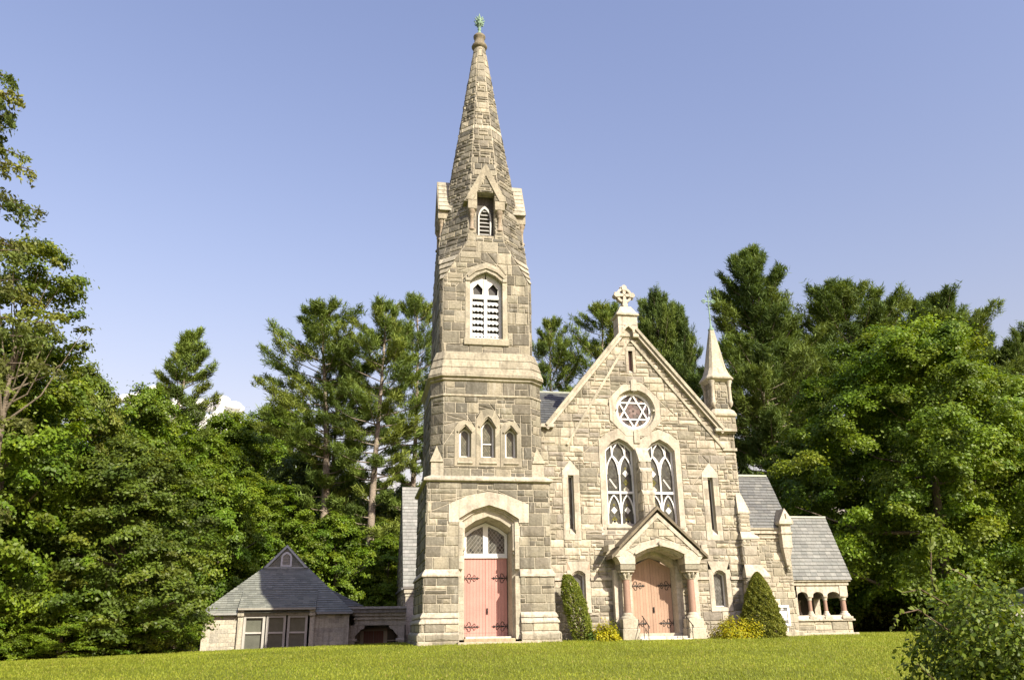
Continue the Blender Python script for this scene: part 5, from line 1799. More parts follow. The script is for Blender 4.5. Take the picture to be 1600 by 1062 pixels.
# linking passage with its flat parapet, and the hipped roof behind it
b = MB()
PYY = 16.0
px0, px1 = -5.12, -2.12
KH2 = dict(KH); KH2['seed'] = 0
b.box(px0 + .3, px1 + .05, PYY - .02, PYY + .5, .72, 1.02, PAL_TRIM_GREY[1])
b.box(px0 + .25, px1 + .05, PYY - .10, PYY + .5, 1.02, 1.10, PAL_TRIM_GREY[2])
b.box(px0 + .3, px1 + .05, PYY - .05, PYY + .5, 1.10, 1.20, PAL_TRIM_GREY[0])
b.box(px0 + .2, px1 + .05, PYY - .16, PYY + .5, 1.20, 1.36, PAL_TRIM_GREY[1])
b.box(px0 + .0, px1 + .05, PYY - .26, PYY + .5, 1.36, 1.56, (.15, .14, .12))
b.box(px0 - .1, px1 + .05, PYY - .34, PYY + .5, 1.56, 1.68, (.25, .24, .21))
for s, x in ((1, px0), (-1, px1)):
    xa, xb = sorted((x, x + s * .36))
    b.box(xa, xb, PYY, PYY + .4, -1.3, .72, PAL_TRIM[2])
    fpp = front(PYY)
    prism(b, fpp, [(x + s * .36, .18), (x + s * .36, .72), (x + s * .86, .72), (x + s * .80, .55), (x + s * .62, .48), (x + s * .55, .36)], -.38, -.01, PAL_TRIM[2], True)
    xa, xb = sorted((x, x + s * .46))
    b.box(xa, xb, PYY - .03, PYY + .4, -.1, .04, PAL_TRIM[1], .02)
b.box(px0, px1, PYY + .5, 20, 1.2, 1.36, (.2, .19, .17))
b.poly([(px0, 18, -1.3), (px1 + .05, 18, -1.3), (px1 + .05, 18, 1.3), (px0, 18, 1.3)], (.20, .19, .17))
b.poly([(px0, 16, -1.05), (px1, 16, -1.05), (px1, 18, -1.05), (px0, 18, -1.05)], (.25, .23, .2))
b.poly([(px1 + .05, 16, -1.3), (px1 + .05, 18, -1.3), (px1 + .05, 18, 1.4), (px1 + .05, 16, 1.4)][::-1], PAL_MID[0])
b.build('passage', M_STONE, hall)
b = MB()
fd = front(17.95)
for x0, x1 in ((-4.28, -3.74), (-3.72, -3.18)):
    for q in range(4):
        w = (x1 - x0) / 4
        addbar(b, fd, x0 + q * w + .004, x0 + (q + 1) * w - .004, -1.05, .42, -.03, .0 if q % 3 else .012, (.14, .065, .05))
dd = b.build('door', M_PAINT, hall)
b = MB()
for x0, x1 in ((-4.48, -4.28), (-3.18, -2.98)):
    addbar(b, fd, x0, x1, -1.05, .5, -.04, .05, (.36, .34, .29))
addbar(b, fd, -4.48, -2.98, .42, .56, -.04, .052, (.22, .20, .17))
for x0, x1 in ((-4.95, -4.5), (-2.96, -2.5)):
    addbar(b, fd, x0, x1, -.12, -.06, -.02, .02, (.3, .29, .26))
b.build('frame', M_PAINT, dd)
for x0, x1 in ((-4.95, -4.5), (-2.96, -2.5)):
    b = MB()
    b.poly([fd(x0, -1, -.01), fd(x1, -1, -.01), fd(x1, .5, -.01), fd(x0, .5, -.01)], (.05, .055, .055))
    b.build('pane', M_GLASS, dd)
b = MB()
tri_slope(b, [(-9.5, 15.75, 1.70), (-4.40, 15.75, 1.70), (-6.95, 18.6, 3.05)], 630, pal=[(.075, .078, .072), (.085, .087, .08), (.09, .09, .082)])
tri_slope(b, [(-4.40, 15.75, 1.70), (-4.40, 21.5, 1.70), (-6.95, 18.6, 3.05)], 631)
tri_slope(b, [(-4.40, 21.5, 1.70), (-9.5, 21.5, 1.70), (-6.95, 18.6, 3.05)], 632)
b.build('hipped_roof', M_SLATE, hall)

# ------------------------------------------------------------------ things by the church
nb = thing('notice_board', 'white framed notice board with pictures on the stone wall by the conical bush', 'notice board')
b = MB()
nf = front(TRY - .05)
nx0, nx1, nz0, nz1 = 12.68, 13.34, .40, 1.24
for a0, a1, b0, b1 in ((nx0, nx0 + .09, nz0, nz1), (nx1 - .09, nx1, nz0, nz1), (nx0 + .09, nx1 - .09, nz1 - .09, nz1), (nx0 + .09, nx1 - .09, nz0, nz0 + .09)):
    addbar(b, nf, a0, a1, b0, b1, -.02, .05, (.52, .52, .51))
b.box(nx0 + .1, nx0 + .2, TRY - .03, TRY + .02, -.2, nz0, (.5, .5, .48))
b.box(nx1 - .2, nx1 - .1, TRY - .03, TRY + .02, -.2, nz0, (.5, .5, .48))
b.build('frame', M_PAINT, nb)
b = MB()
addbar(b, nf, nx0 + .08, nx1 - .08, nz0 + .08, nz1 - .08, -.02, .005, (.5, .5, .49))
rn = random.Random(2)
for zr, n_, dk_ in ((1.01, 5, 1), (.50, 6, 0)):
    for i in range(9):
        for j in range(4):
            x, z = nx0 + .10 + i * .051, zr + j * .035 - (.0 if dk_ else .0)
            v = (.035 if dk_ else .07) + rn.random() * (.12 if dk_ else .05)
            if dk_ and 3 <= i <= 5 and 1 <= j <= 3:
                v = .35
            addbar(b, nf, x, x + .051, z, z + .035, .004, .008, (v, v, v * 1.02))
for k in range(4):
    addbar(b, nf, nx0 + .15, nx1 - .15 - .05 * (k % 2), .70 + k * .05, .715 + k * .05, .004, .008, (.55, .55, .56))
b.build('poster', M_PAPER, nb)

def handrail(name, x, lab):
    t = thing(name, lab, 'handrail', 'iron handrails of the porch steps')
    I = (.02, .018, .016)
    b = MB()
    gz = 0.02
    b.tube([(x, .02, .86), (x, -.02, .84), (x + .02, -.62, .50), (x + .02, -.70, .47), (x + .02, -.70, .40)], .018, I, 8)
    b.build('rail', M_IRON, t)
    for y, z in ((-.08, .82), (-.60, .51)):
        b = MB()
        b.tube([(x + .01, y, -.15), (x + .01, y, z)], .014, I, 8)
        b.build('post', M_IRON, t)
    b = MB()
    pts = [(x + .01, -.34 + .10 * (1 - t_ * .1) * math.cos(t_), .30 + .13 * math.sin(t_) * (1 - t_ * .08)) for t_ in np.linspace(0, 7, 20)]
    b.tube(pts, .008, I, 5)
    b.tube([(x + .01, -.08, .48), (x + .01, -.60, .22)], .008, I, 5)
    b.build('scroll', M_IRON, t)
handrail('handrail', 5.98, 'thin black iron handrail left of the porch steps')
handrail('handrail', 7.72, 'thin black iron handrail right of the porch steps')

car = thing('parked_car', 'silver car just showing at the right edge behind the leafy bush', 'car')
def build_car(x0, y0, z0):
    b = MB()
    prof = [(.0, .35), (.02, .75), (.15, .88), (1.25, 1.0), (1.95, 1.55), (2.3, 1.66), (3.7, 1.68), (4.3, 1.55), (4.75, 1.05), (4.8, .75), (4.78, .35)]
    KZ = 1.2
    ws = [.70, .82, .86, .88, .70, .66, .66, .68, .82, .86, .80]
    Lr = [(x0 + x, y0 - w, z0 + z * KZ) for (x, z), w in zip(prof, ws)]
    Rr = [(x0 + x, y0 + w, z0 + z * KZ) for (x, z), w in zip(prof, ws)]
    S = (.45, .46, .46)
    n = len(prof)
    for i in range(n - 1):
        b.poly([Lr[i], Lr[i + 1], Rr[i + 1], Rr[i]], S)
    mid = [(x0 + x, y0 - .88, z0 + .35) for x, z in prof]
    b.poly([(x0 + .02, y0 - .84, z0 + .35), (x0 + 4.78, y0 - .84, z0 + .35), (x0 + 4.8, y0 - .88, z0 + .95 * KZ), (x0 + 1.2, y0 - .88, z0 + .98 * KZ), (x0 + .1, y0 - .86, z0 + .86 * KZ)], S)
    b.poly([(x0 + 1.2, y0 - .88, z0 + .98 * KZ), (x0 + 4.75, y0 - .88, z0 + .97 * KZ), (x0 + 4.3, y0 - .68, z0 + 1.55 * KZ), (x0 + 3.7, y0 - .66, z0 + 1.67 * KZ), (x0 + 2.3, y0 - .66, z0 + 1.65 * KZ), (x0 + 1.95, y0 - .70, z0 + 1.54 * KZ)], S)
    b.poly([(x0 + .02, y0 + .84, z0 + .35), (x0 + .1, y0 + .86, z0 + .86 * KZ), (x0 + 1.2, y0 + .88, z0 + .98 * KZ), (x0 + 1.95, y0 + .70, z0 + 1.54 * KZ), (x0 + 3.7, y0 + .66, z0 + 1.67 * KZ), (x0 + 4.75, y0 + .88, z0 + .97 * KZ), (x0 + 4.78, y0 + .84, z0 + .35)], S)
    b.poly([(x0, y0 - .7, z0 + .35), (x0 + 4.78, y0 - .8, z0 + .35), (x0 + 4.78, y0 + .8, z0 + .35), (x0, y0 + .7, z0 + .35)][::-1], (.05, .05, .05))
    b.build('body', M_CARPAINT, car)
    b = MB()
    for P in ([(1.36, -.80, 1.08), (1.36, .80, 1.08), (1.92, .62, 1.545), (1.92, -.62, 1.545)],):
        b.poly([(x0 + x - .03, y0 + y, z0 + z * KZ + .03) for x, y, z in P][::-1], (.06, .07, .07))
    for s in (-1, 1):
        for P in ([(1.5, .86, 1.02), (2.8, .86, 1.02), (2.8, .70, 1.58), (2.1, .71, 1.55)], [(2.88, .86, 1.02), (4.4, .86, 1.02), (4.15, .71, 1.53), (2.88, .70, 1.58)]):
            Q = [(x0 + x, y0 + s * (y + .02), z0 + z * KZ) for x, y, z in P]
            b.poly(Q if s < 0 else Q[::-1], (.05, .055, .055))
    b.build('window', M_GLASS, car)
    for x in (.85, 3.85):
        for s in (-1, 1):
            b = MB()
            rings = []
            for dy, r_ in ((-.1, .22), (-.1, .32), (-.06, .34), (.06, .34), (.1, .32), (.1, .22)):
                rings.append([(x0 + x + r_ * math.cos(a), y0 + s * .78 + dy, z0 + .34 + r_ * math.sin(a)) for a in np.linspace(0, 2 * math.pi, 20, endpoint=False)])
            b.loft(rings, (.025, .025, .025), True, True, True)
            b.build('wheel', M_IRON, car)
    for s in (-1, 1):
        b = MB()
        b.box(x0 - .02, x0 + .12, y0 + s * .62 - .16, y0 + s * .62 + .16, z0 + .68, z0 + .80, (.7, .7, .68), .02)
        b.build('headlight', M_GLASS, car)
build_car(24.1, 3.5, -.02)

# ------------------------------------------------------------------ plants
def unit(v):
    return v / (np.linalg.norm(v, axis=-1, keepdims=True) + 1e-9)

def crown_broadleaf(name, seed, H, Rr, base, n_clump, n_leaf, leaf, cols, shape='egg', flat=.8, clump_r=(.07, .17)):
    """Leaf clumps spread through an uneven envelope; every leaf is a face of its own."""
    rng = np.random.default_rng(seed)
    ph = rng.uniform(0, 6.28, 8)
    Cs, Rs = [], []
    tries = 0
    while len(Cs) < n_clump and tries < n_clump * 60:
        tries += 1
        t = rng.random()
        a = rng.uniform(0, 2 * math.pi)
        if shape == 'egg':
            prof = math.sin(math.pi * min(1, (t * .86 + .14)) ** .85) ** .65
        elif shape == 'wall':
            prof = (1 - max(0, (t - .45) / .55) ** 2.2) ** .6 * (.82 + .18 * min(1, t / .25))
        elif shape == 'dome':
            prof = math.sqrt(max(0, 1 - (max(0, t - .32) / .68) ** 2)) * (.78 + .22 * min(1, t / .3))
        else:
            prof = (1 - t) ** .6 * (.55 + .45 * min(1, t / .12))
        lob = 1 + .18 * math.sin(3 * a + ph[0] + 4 * t) + .13 * math.sin(5 * a + ph[1] - 7 * t) + .10 * math.sin(9 * t * 2 + ph[2])
        rad = Rr * prof * lob
        u = rng.random() ** .38
        c = np.array([math.cos(a) * rad * u, math.sin(a) * rad * u, H * (base + (1 - base) * t)])
        cr = Rr * rng.uniform(*clump_r) * (1.25 if u < .6 else 1)
        # keep the clumps a little apart so gaps stay between them
        if Cs:
            d = np.linalg.norm((np.array(Cs) - c) * np.array([1, 1, 1.5]), axis=1)
            if (d < .58 * np.minimum(np.array(Rs), cr) * 1.25).any() and rng.random() < .9:
                continue
        Cs.append(c); Rs.append(cr)
    Cs, Rs = np.array(Cs), np.array(Rs)
    k = rng.choice(len(Cs), len(Cs) * n_leaf, p=Rs ** 2 / (Rs ** 2).sum())
    d = unit(rng.normal(size=(len(k), 3)))
    d[:, 2] = np.where(d[:, 2] < -.25, -d[:, 2], d[:, 2])
    rr = rng.random(len(k)) ** .45
    P = Cs[k] + d * rr[:, None] * Rs[k][:, None] * np.array([1.15, 1.15, flat])
    out = unit(Cs * np.array([1, 1, .5]) - np.array([0, 0, H * .25]))
    tilt = rng.normal(size=(len(Cs), 2)) * .35
    off = P - Cs[k]
    P[:, 2] += off[:, 0] * tilt[k, 0] + off[:, 1] * tilt[k, 1] - (np.hypot(d[:, 0], d[:, 1]) * rr) ** 2 * Rs[k] * .15
    loose = rng.random(len(k)) < .09                                  # stray leaves between the clumps
    P[loose] += off[loose] * rng.uniform(.3, 1.1, (int(loose.sum()), 1))
    Nn = unit(d * .65 + out[k] * .45 + np.array([0, 0, .34]) + rng.normal(size=(len(k), 3)) * .5)
    S = leaf * rng.uniform(.65, 1.25, len(k))
    cols = np.array(cols)
    cl = cols[rng.integers(0, len(cols), len(Cs))]
    cl = cl * rng.uniform(.80, 1.16, (len(Cs), 1)) * (1 + rng.normal(size=(len(Cs), 3)) * np.array([.05, .03, .04]))
    Cc = cl[k] * rng.uniform(.8, 1.22, (len(k), 1))
    yl = rng.random(len(k)) < .05
    Cc[yl] = Cc[yl] * np.array([1.5, 1.25, .9])
    return leaf_mesh(name, P, Nn, S, Cc, M_LEAF, .62, seed + 1), Cs

def trunk_mesh(name, seed, H, Rr, r_, Cs, n_limb=12, top=.75, lean=0.0, c=(.14, .115, .085), low=.18):
    rng = np.random.default_rng(seed)
    b = MB()
    pts, rad = [], []
    for i in range(9):
        t = i / 8
        pts.append((lean * H * t + .12 * Rr * math.sin(3 * t + seed) * t, .1 * Rr * math.sin(2.3 * t + seed * 2) * t, H * top * t - (.6 if i == 0 else 0)))
        rad.append(r_ * (1.35 if i == 0 else 1) * (1 - .82 * t))
    b.tube(pts, rad, c, 9)
    if len(Cs):
        idx = rng.choice(len(Cs), min(n_limb, len(Cs)), replace=False)
        for i in idx:
            e = Cs[i]
            t = np.clip(e[2] / (H * top) - rng.uniform(.12, .3), low, .93)
            s_ = np.array(pts[int(t * 8)]) + (np.array(pts[min(8, int(t * 8) + 1)]) - np.array(pts[int(t * 8)])) * (t * 8 - int(t * 8))
            m_ = (s_ + e) / 2 + np.array([0, 0, -.06 * H * rng.random()])
            rr = r_ * (1 - .82 * t) * .55
            b.tube([tuple(s_), tuple(m_), tuple(e)], [rr, rr * .6, rr * .15], c, 6)
    me = b.build(name, M_BARK)
    d = me.data
    bpy.data.objects.remove(me)
    return d

def pine_meshes(seed, H, Rr, cbase, n_br, tufts, cols, needle=.42, droop=0.0, sparse=0.0, upsweep=1.0, rnd=2.0):
    """White pine: whorled limbs carrying plumes of needles; returns (crown mesh, trunk mesh)."""
    rng = np.random.default_rng(seed)
    b = MB()
    bark = (.23, .19, .15)
    r_ = H * .0125
    def tp(t):
        return np.array([.012 * H * math.sin(4 * t + seed), .010 * H * math.sin(3 * t + 2 * seed), H * t])
    pts = [tuple(tp(i / 10) - np.array([0, 0, .8 if i == 0 else 0])) for i in range(11)]
    b.tube(pts, [r_ * (1 - .9 * i / 10) for i in range(11)], bark, 8)
    TP, TD, TC = [], [], []
    cols = np.array(cols)
    for q in range(n_br):
        low = rng.random() < sparse
        t = rng.uniform(cbase * .55, cbase) if low else cbase + (1 - cbase) * (q + rng.random()) / n_br
        a = q * 2.4 + rng.uniform(-.5, .5)
        tt = max(0, (t - cbase) / (1 - cbase))
        prof = (min(1, .55 + tt * 1.5)) * (1 - tt ** rnd) ** .75 + .05
        L_ = Rr * prof * rng.uniform(.5, 1.25) * (.7 if low else 1)
        el = upsweep * (.05 + .75 * tt ** 1.3) + rng.uniform(-.12, .18) - droop
        s_ = tp(min(t, .995))
        dr = np.array([math.cos(a) * math.cos(el), math.sin(a) * math.cos(el), math.sin(el)])
        bend = np.array([0, 0, .16 * L_ * upsweep - droop * L_ * .35])
        P0, P1, P2 = s_, s_ + dr * L_ * .55, s_ + dr * L_ + bend
        b.tube([tuple(P0), tuple(P1), tuple(P2)], [r_ * .32 * (1 - .7 * t), r_ * .2 * (1 - .7 * t), .008], bark, 5)
        cc = cols[rng.integers(0, len(cols))]
        n = max(4, int(tufts * (.35 + .65 * L_ / Rr)))
        u = rng.uniform(.28, 1.04, n) ** .8
        side = np.cross(dr, [0, 0, 1.]); side /= np.linalg.norm(side) + 1e-9
        for w in range(n):
            v = u[w]
            base_p = P0 + (P1 - P0) * min(1, v / .55) if v < .55 else P1 + (P2 - P1) * (v - .55) / .45
            lat = rng.normal() * .15 * L_ * (1.15 - v * .7)
            p = base_p + side * lat + np.array([0, 0, rng.uniform(-.04, .14) * L_ * .6]) + dr * abs(lat) * .35
            TP.append(p)
            TD.append(dr * .5 + side * np.sign(lat) * .2 + np.array([0, 0, .85 * upsweep]))
            TC.append(cc * rng.uniform(.75, 1.25))
    TP, TD, TC = np.array(TP), unit(np.array(TD)), np.array(TC)
    nn = 26
    k = np.repeat(np.arange(len(TP)), nn)
    d = unit(TD[k] * 1.0 + rng.normal(size=(len(k), 3)) * .42)
    cand = rng.random((len(k), 1)) * needle * 1.5                      # needles stacked along upright candles
    S = needle * rng.uniform(.6, 1.25, len(k))
    P = TP[k] + TD[k] * cand + d * S[:, None] * .4 + rng.normal(size=(len(k), 3)) * needle * .16
    Nn = rng.normal(size=(len(k), 3)) + np.array([0, 0, .5])
    cm = leaf_mesh('crown', P, Nn, S, TC[k] * rng.uniform(.85, 1.15, (len(k), 1)), M_NEEDLE, .11, seed, d)
    o = b.build('trunk', M_BARK)
    tm = o.data
    bpy.data.objects.remove(o)
    return cm, tm

G_MAPLE = [(.092, .148, .011), (.108, .17, .011), (.078, .128, .010), (.126, .178, .012), (.098, .142, .010)]
G_OAK = [(.088, .122, .015), (.10, .137, .016), (.078, .11, .014), (.115, .138, .018)]
G_DARK = [(.068, .10, .012), (.082, .116, .013), (.058, .088, .012), (.092, .122, .014)]
G_PINE = [(.064, .092, .018), (.078, .108, .02), (.054, .08, .017), (.09, .112, .02)]
G_PINE_D = [(.046, .07, .015), (.058, .084, .017), (.038, .06, .014), (.066, .09, .018)]

BV = {}
def broad_variant(key, *a, trunk=(0.26, 10, .75), low=.18, **k):
    cm, Cs = crown_broadleaf('crown', *a, **k)
    tm = trunk_mesh('trunk', a[0] + 7, a[1], a[2], trunk[0], Cs, trunk[1], trunk[2], low=low)
    BV[key] = (cm, tm, a[1], a[2])
broad_variant('edge', 11, 12., 3.8, .02, 380, 330, .165, G_MAPLE, shape='wall', flat=.8)
broad_variant('oak', 12, 12., 3.8, .06, 340, 310, .165, G_OAK, shape='wall', flat=.75)
broad_variant('dark', 13, 10., 3.8, .02, 340, 320, .155, G_DARK, shape='wall', flat=.75)
broad_variant('maple', 14, 14., 4.4, .10, 330, 320, .18, G_MAPLE, shape='dome')
broad_variant('under', 15, 7., 3.0, .02, 220, 300, .14, G_MAPLE)
cm, Cs = crown_broadleaf('crown', 21, 16.7, 6.5, .10, 560, 420, .175, G_MAPLE, shape='dome', flat=.85, clump_r=(.045, .14))
BV['big'] = (cm, trunk_mesh('trunk', 5, 16.7, 6.5, .36, Cs, 11, .8, low=.14), 16.7, 6.5)
broad_variant('airy', 17, 16.2, 2.3, .70, 64, 230, .16, G_OAK, shape='egg', flat=.6, clump_r=(.12, .24), trunk=(.2, 22, .9), low=.55)
PV = {}
def pine_variant(key, *a, **k):
    PV[key] = (*pine_meshes(*a, **k), a[1], a[2])
pine_variant('tall', 31, 26., 3.4, .50, 78, 32, G_PINE, sparse=.2, rnd=3.0)
pine_variant('tall2', 32, 26., 3.2, .44, 84, 32, G_PINE, sparse=.16, rnd=3.0)
pine_variant('full', 33, 31., 4.6, .30, 120, 54, G_PINE_D, needle=.5, upsweep=1.25, rnd=1.5)
pine_variant('full2', 34, 31., 4.8, .34, 120, 54, G_PINE_D, needle=.5, upsweep=1.3, rnd=3.4)
pine_variant('slim', 35, 24., 2.8, .32, 80, 40, G_PINE, sparse=.1)

def plant_tree(name, var, x, y, H, Rr, rot, label, group=None, cat='tree', lean=(0, 0)):
    cm, tm, h0, r0_ = var
    t = thing(name, label, cat, group)
    t.location = (x, y, float(ground_h(x, y)) - .05)
    t.rotation_euler = (R(lean[0]), R(lean[1]), R(rot))
    t.scale = (Rr / r0_, Rr / r0_, H / h0 * (.955 if name == 'pine_tree' else 1))
    link('crown', cm, t)
    link('trunk', tm, t)
    return t

WB = 'broadleaf trees of the wood left of the church'
for v, x, y, H, Rr, rot, lab in (
    ('edge', -19.8, 5.5, 13.3, 4.3, 10, 'big bright green tree at the far left, its leaves reaching the lawn'),
    ('dark', -15.0, 7.5, 9.0, 4.0, 50, 'round darker green tree just left of the low hall'),
    ('oak', -20.6, 17.0, 15.2, 3.4, 120, 'olive topped tree rising behind the big bright tree on the left'),
    ('edge', -18.2, 22.0, 15.2, 3.9, 200, 'round headed green tree left of the lone tall pine'),
    ('under', -13.6, 24.0, 10.6, 3.8, 70, 'leafy tree directly behind the left end of the low hall'),
    ('maple', -16.3, 44.0, 16.6, 5.2, 20, 'pale green maple on the hillside, right of the lone tall pine'),
    ('maple', -13.6, 53.0, 18.2, 5.2, 140, 'hillside maple highest on the ridge beneath the little pointed pine'),
    ('edge', -16.6, 33.5, 14.3, 4.2, 300, 'green tree at the foot of the lone tall pine'),
    ('maple', -11.9, 28.0, 10.7, 3.9, 230, 'bright young maple rising behind the hall gablet'),
    ('dark', -9.9, 41.0, 13.6, 4.6, 10, 'dark tree in shade left of the leaning pine trunks'),
    ('under', -6.3, 26.5, 8.0, 3.4, 160, 'low bright maple right of the hall roof peak'),
    ('under', -2.9, 27.5, 6.6, 3.2, 280, 'small bright tree by the steep slate roof behind the tower'),
    ('dark', -5.2, 43.0, 13.1, 4.8, 200, 'dark tree filling the gap between the two pine groups'),
    ('dark', -.8, 41.0, 12.2, 3.9, 80, 'dark tree close against the left side of the tower'),
):
    plant_tree('broadleaf_tree', BV[v], x, y, H, Rr, rot, lab, WB)
plant_tree('oak_tree', BV['airy'], -18.3, 2.0, 16.4, 2.2, 250, 'tall oak with a bough standing out against the sky above the left wood', None)
# rows of wood on the rising ground
k = 0
rn = random.Random(77)
for x, y, H in ((-27, 12, 13), (-26, 24, 16), (-30, 34, 16), (-23, 32, 13), (-24, 45, 14), (-19, 60, 14), (-27, 62, 15), (-9, 62, 13), (-3, 60, 12), (3, 50, 11), (-13, 36, 9), (-8.5, 34, 8), (-3.5, 34, 8.5), (1.5, 33, 9), (-22, 13, 9), (-24.5, 8, 10)):
    plant_tree('broadleaf_tree', BV[('edge', 'dark', 'oak', 'maple', 'under')[k % 5]], x, y, H, rn.uniform(3.8, 5.2), rn.uniform(0, 360), 'background tree filling the depth of the left wood', 'background trees of the left wood')
    k += 1
WP = 'white pines behind the church'
for v, x, y, H, Rr, rot, lab, ln in (
    ('slim', -18.7, 30.0, 22.8, 3.4, 40, 'lone tall pine standing clear above the left wood', (0, 2)),
    ('tall', -7.4, 32.0, 25.6, 5.0, 15, 'pine with a long branch reaching left, above the hall roof', (0, -2)),
    ('tall2', -6.6, 33.5, 23.5, 2.6, 120, 'second pine trunk beside the pine with the long left branch', (0, 3)),
    ('tall2', -3.7, 30.0, 25.6, 3.9, 200, 'pine left of the tower with pale bare trunk and open crown', (0, 0)),
    ('tall', -1.0, 35.0, 27.6, 3.8, 290, 'pine crown touching the left side of the tower', (0, 1)),
    ('slim', -15.2, 75.0, 20.6, 2.2, 0, 'little pointed pine top on the ridge of the left wood', (0, 0)),
    ('slim', -10.2, 50.0, 17.5, 2.6, 90, 'small pine in front of the ridge, left of the leaning pine trunks', (0, 0)),
    ('tall2', 13.4, 46.0, 30.6, 3.8, 60, 'hazy pine between the tower and the gable', (0, 0)),
    ('tall', 19.0, 46.0, 32.6, 5.0, 170, 'pine just left of the stone gable cross', (0, 0)),
    ('full2', 23.4, 42.0, 32.0, 4.2, 230, 'pine just right of the stone gable cross', (0, 0)),
    ('full', 25.8, 41.0, 30.9, 3.8, 300, 'pine behind the green cross of the turret', (0, 0)),
    ('full', 27.6, 30.0, 32.2, 6.2, 25, 'tallest pine, with a pointed top right of the turret', (0, 1)),
    ('full2', 37.6, 45.0, 31.0, 5.0, 80, 'narrow pine behind the tallest pine', (0, 0)),
    ('full2', 40.5, 36.0, 31.6, 7.6, 140, 'broad headed pine above the left half of the big maple', (0, 0)),
    ('full', 52.0, 47.0, 35.4, 4.6, 190, 'pine spire in the gap between the two broad headed pines', (0, 0)),
    ('full2', 51.2, 38.0, 31.8, 7.4, 260, 'broad headed pine above the right half of the big maple', (0, 0)),
    ('full', 59.0, 41.0, 30.0, 6.6, 10, 'shorter pine sloping down right of the big maple', (0, 0)),
    ('full2', 58.6, 34.0, 27.6, 4.8, 330, 'pine at the far right edge of the wood', (0, 0)),
):
    plant_tree('pine_tree', PV[v], x, y, H, Rr, rot, lab, WP, lean=ln)
plant_tree('maple_tree', BV['big'], 26.6, 10.0, 16.9, 6.9, 30, 'big spreading maple right of the church, dark shade beneath it', None)
for v, x, y, H, Rr, rot, lab in (
    ('edge', 36.8, 14.0, 15.4, 6.2, 40, 'broad green tree at the right edge beside the big maple'),
    ('edge', 25.6, 18.0, 13.0, 4.7, 100, 'tree behind the arcade roof, left of the big maple'),
    ('maple', 40.0, 24.0, 13.5, 5.6, 220, 'tree standing behind the gap between the big maple and the right edge tree'),
    ('dark', 29.8, 30.0, 9.5, 3.6, 60, 'low dark tree behind the transept roof'),
):
    plant_tree('broadleaf_tree', BV[v], x, y, H, Rr, rot, lab, 'broadleaf trees right of the church')
k = 0
for x, y, H in ((20.5, 20, 5.0), (24, 22, 5.5), (28, 19, 5.2), (32, 20, 5.8), (35.5, 17, 5.4), (39, 16, 6.0), (30, 25, 6.5), (35, 26, 7.0), (43, 20, 7.5)):
    plant_tree('bush', BV['dark'], x, y, H, rn.uniform(2.6, 3.4), rn.uniform(0, 360), 'shaded dark bush beneath the trees right of the church', 'shaded bushes under the right trees', 'bush')
k = 0
for x, y, H, lab in ((-23.5, 4.6, 2.6, 'low bright bush at the far left foot of the wood'), (-21.2, 4.2, 2.2, 'low bush at the wood edge, second from the far left'), (-18.6, 4.6, 2.8, 'taller bush in front of the big bright tree'),
                     (-16.2, 5.4, 2.0, 'low bush right of the big bright tree'), (-14.0, 6.6, 2.3, 'low bush beneath the darker tree beside the hall'), (-13.0, 9.5, 2.6, 'bush against the left end of the hall')):
    plant_tree('bush', BV['under'], x, y, H, rn.uniform(1.3, 1.8), rn.uniform(0, 360), lab, 'bushes along the wood edge', 'bush')

# near conifer with hanging sprays at the left edge
def hemlock():
    rng = np.random.default_rng(44)
    H, Rr = 17.0, 3.3
    b = MB()
    bark = (.10, .08, .06)
    b.tube([(0, 0, -.6), (.05, 0, H * .5), (0, .05, H)], [.26, .16, .02], bark, 9)
    P, D, Cc = [], [], []
    cols = np.array([(.05, .066, .014), (.064, .078, .015), (.042, .058, .013), (.085, .09, .018), (.055, .062, .015)])
    for q in range(72):
        t = .22 + .78 * (q + rng.random()) / 72
        a = q * 2.4 + rng.uniform(-.4, .4)
        L_ = Rr * (1.0 - ((t - .22) / .78) ** 1.7 * .86) * rng.uniform(.45, 1.12)
        s_ = np.array([0, 0, H * t])
        dr = np.array([math.cos(a), math.sin(a), .22])
        n = 9
        pts = [s_ + dr * L_ * i / n + np.array([0, 0, -.22 * L_ * (i / n) ** 2 + .10 * L_ * max(0, i / n - .7)]) for i in range(n + 1)]
        b.tube([tuple(p) for p in pts], [.035 * (1 - i / (n + 1)) + .006 for i in range(n + 1)], bark, 5)
        cc = cols[rng.integers(0, len(cols))]
        side = np.cross(dr, [0, 0, 1.]); side /= np.linalg.norm(side)
        for i in range(int(26 * L_ / Rr) + 6):
            v = rng.uniform(.12, 1.0)
            bp = pts[int(v * n)] + (pts[min(n, int(v * n) + 1)] - pts[int(v * n)]) * (v * n - int(v * n))
            lat = rng.normal() * .16 * L_ * (1.1 - .6 * v)
            hang = rng.uniform(.1, .55)
            m_ = 22
            u = rng.random(m_)
            pp = bp + side * lat + np.outer(u, np.array([0, 0, -hang])) + np.outer(u, side * lat * .5 + dr * .15) + rng.normal(size=(m_, 3)) * .055
            P.append(pp)
            D.append(np.tile(np.array([0, 0, -.6]) + side * np.sign(lat) * .5 + dr * .4, (m_, 1)) + rng.normal(size=(m_, 3)) * .55)
            Cc.append(np.tile(cc * rng.uniform(.8, 1.2), (m_, 1)))
    P, D, Cc = np.concatenate(P), np.concatenate(D), np.concatenate(Cc)
    t = thing('hemlock_tree', 'near conifer with drooping sprays cut by the left edge', 'tree')
    t.location = (-15.95, -9.0, float(ground_h(-15.95, -9)))
    link('crown', leaf_mesh('crown', P, rng.normal(size=P.shape), rng.uniform(.09, .19, len(P)), Cc * rng.uniform(.8, 1.2, (len(P), 1)), M_NEEDLE, .42, 2, D), t)
    o = b.build('trunk', M_BARK, t)
hemlock()

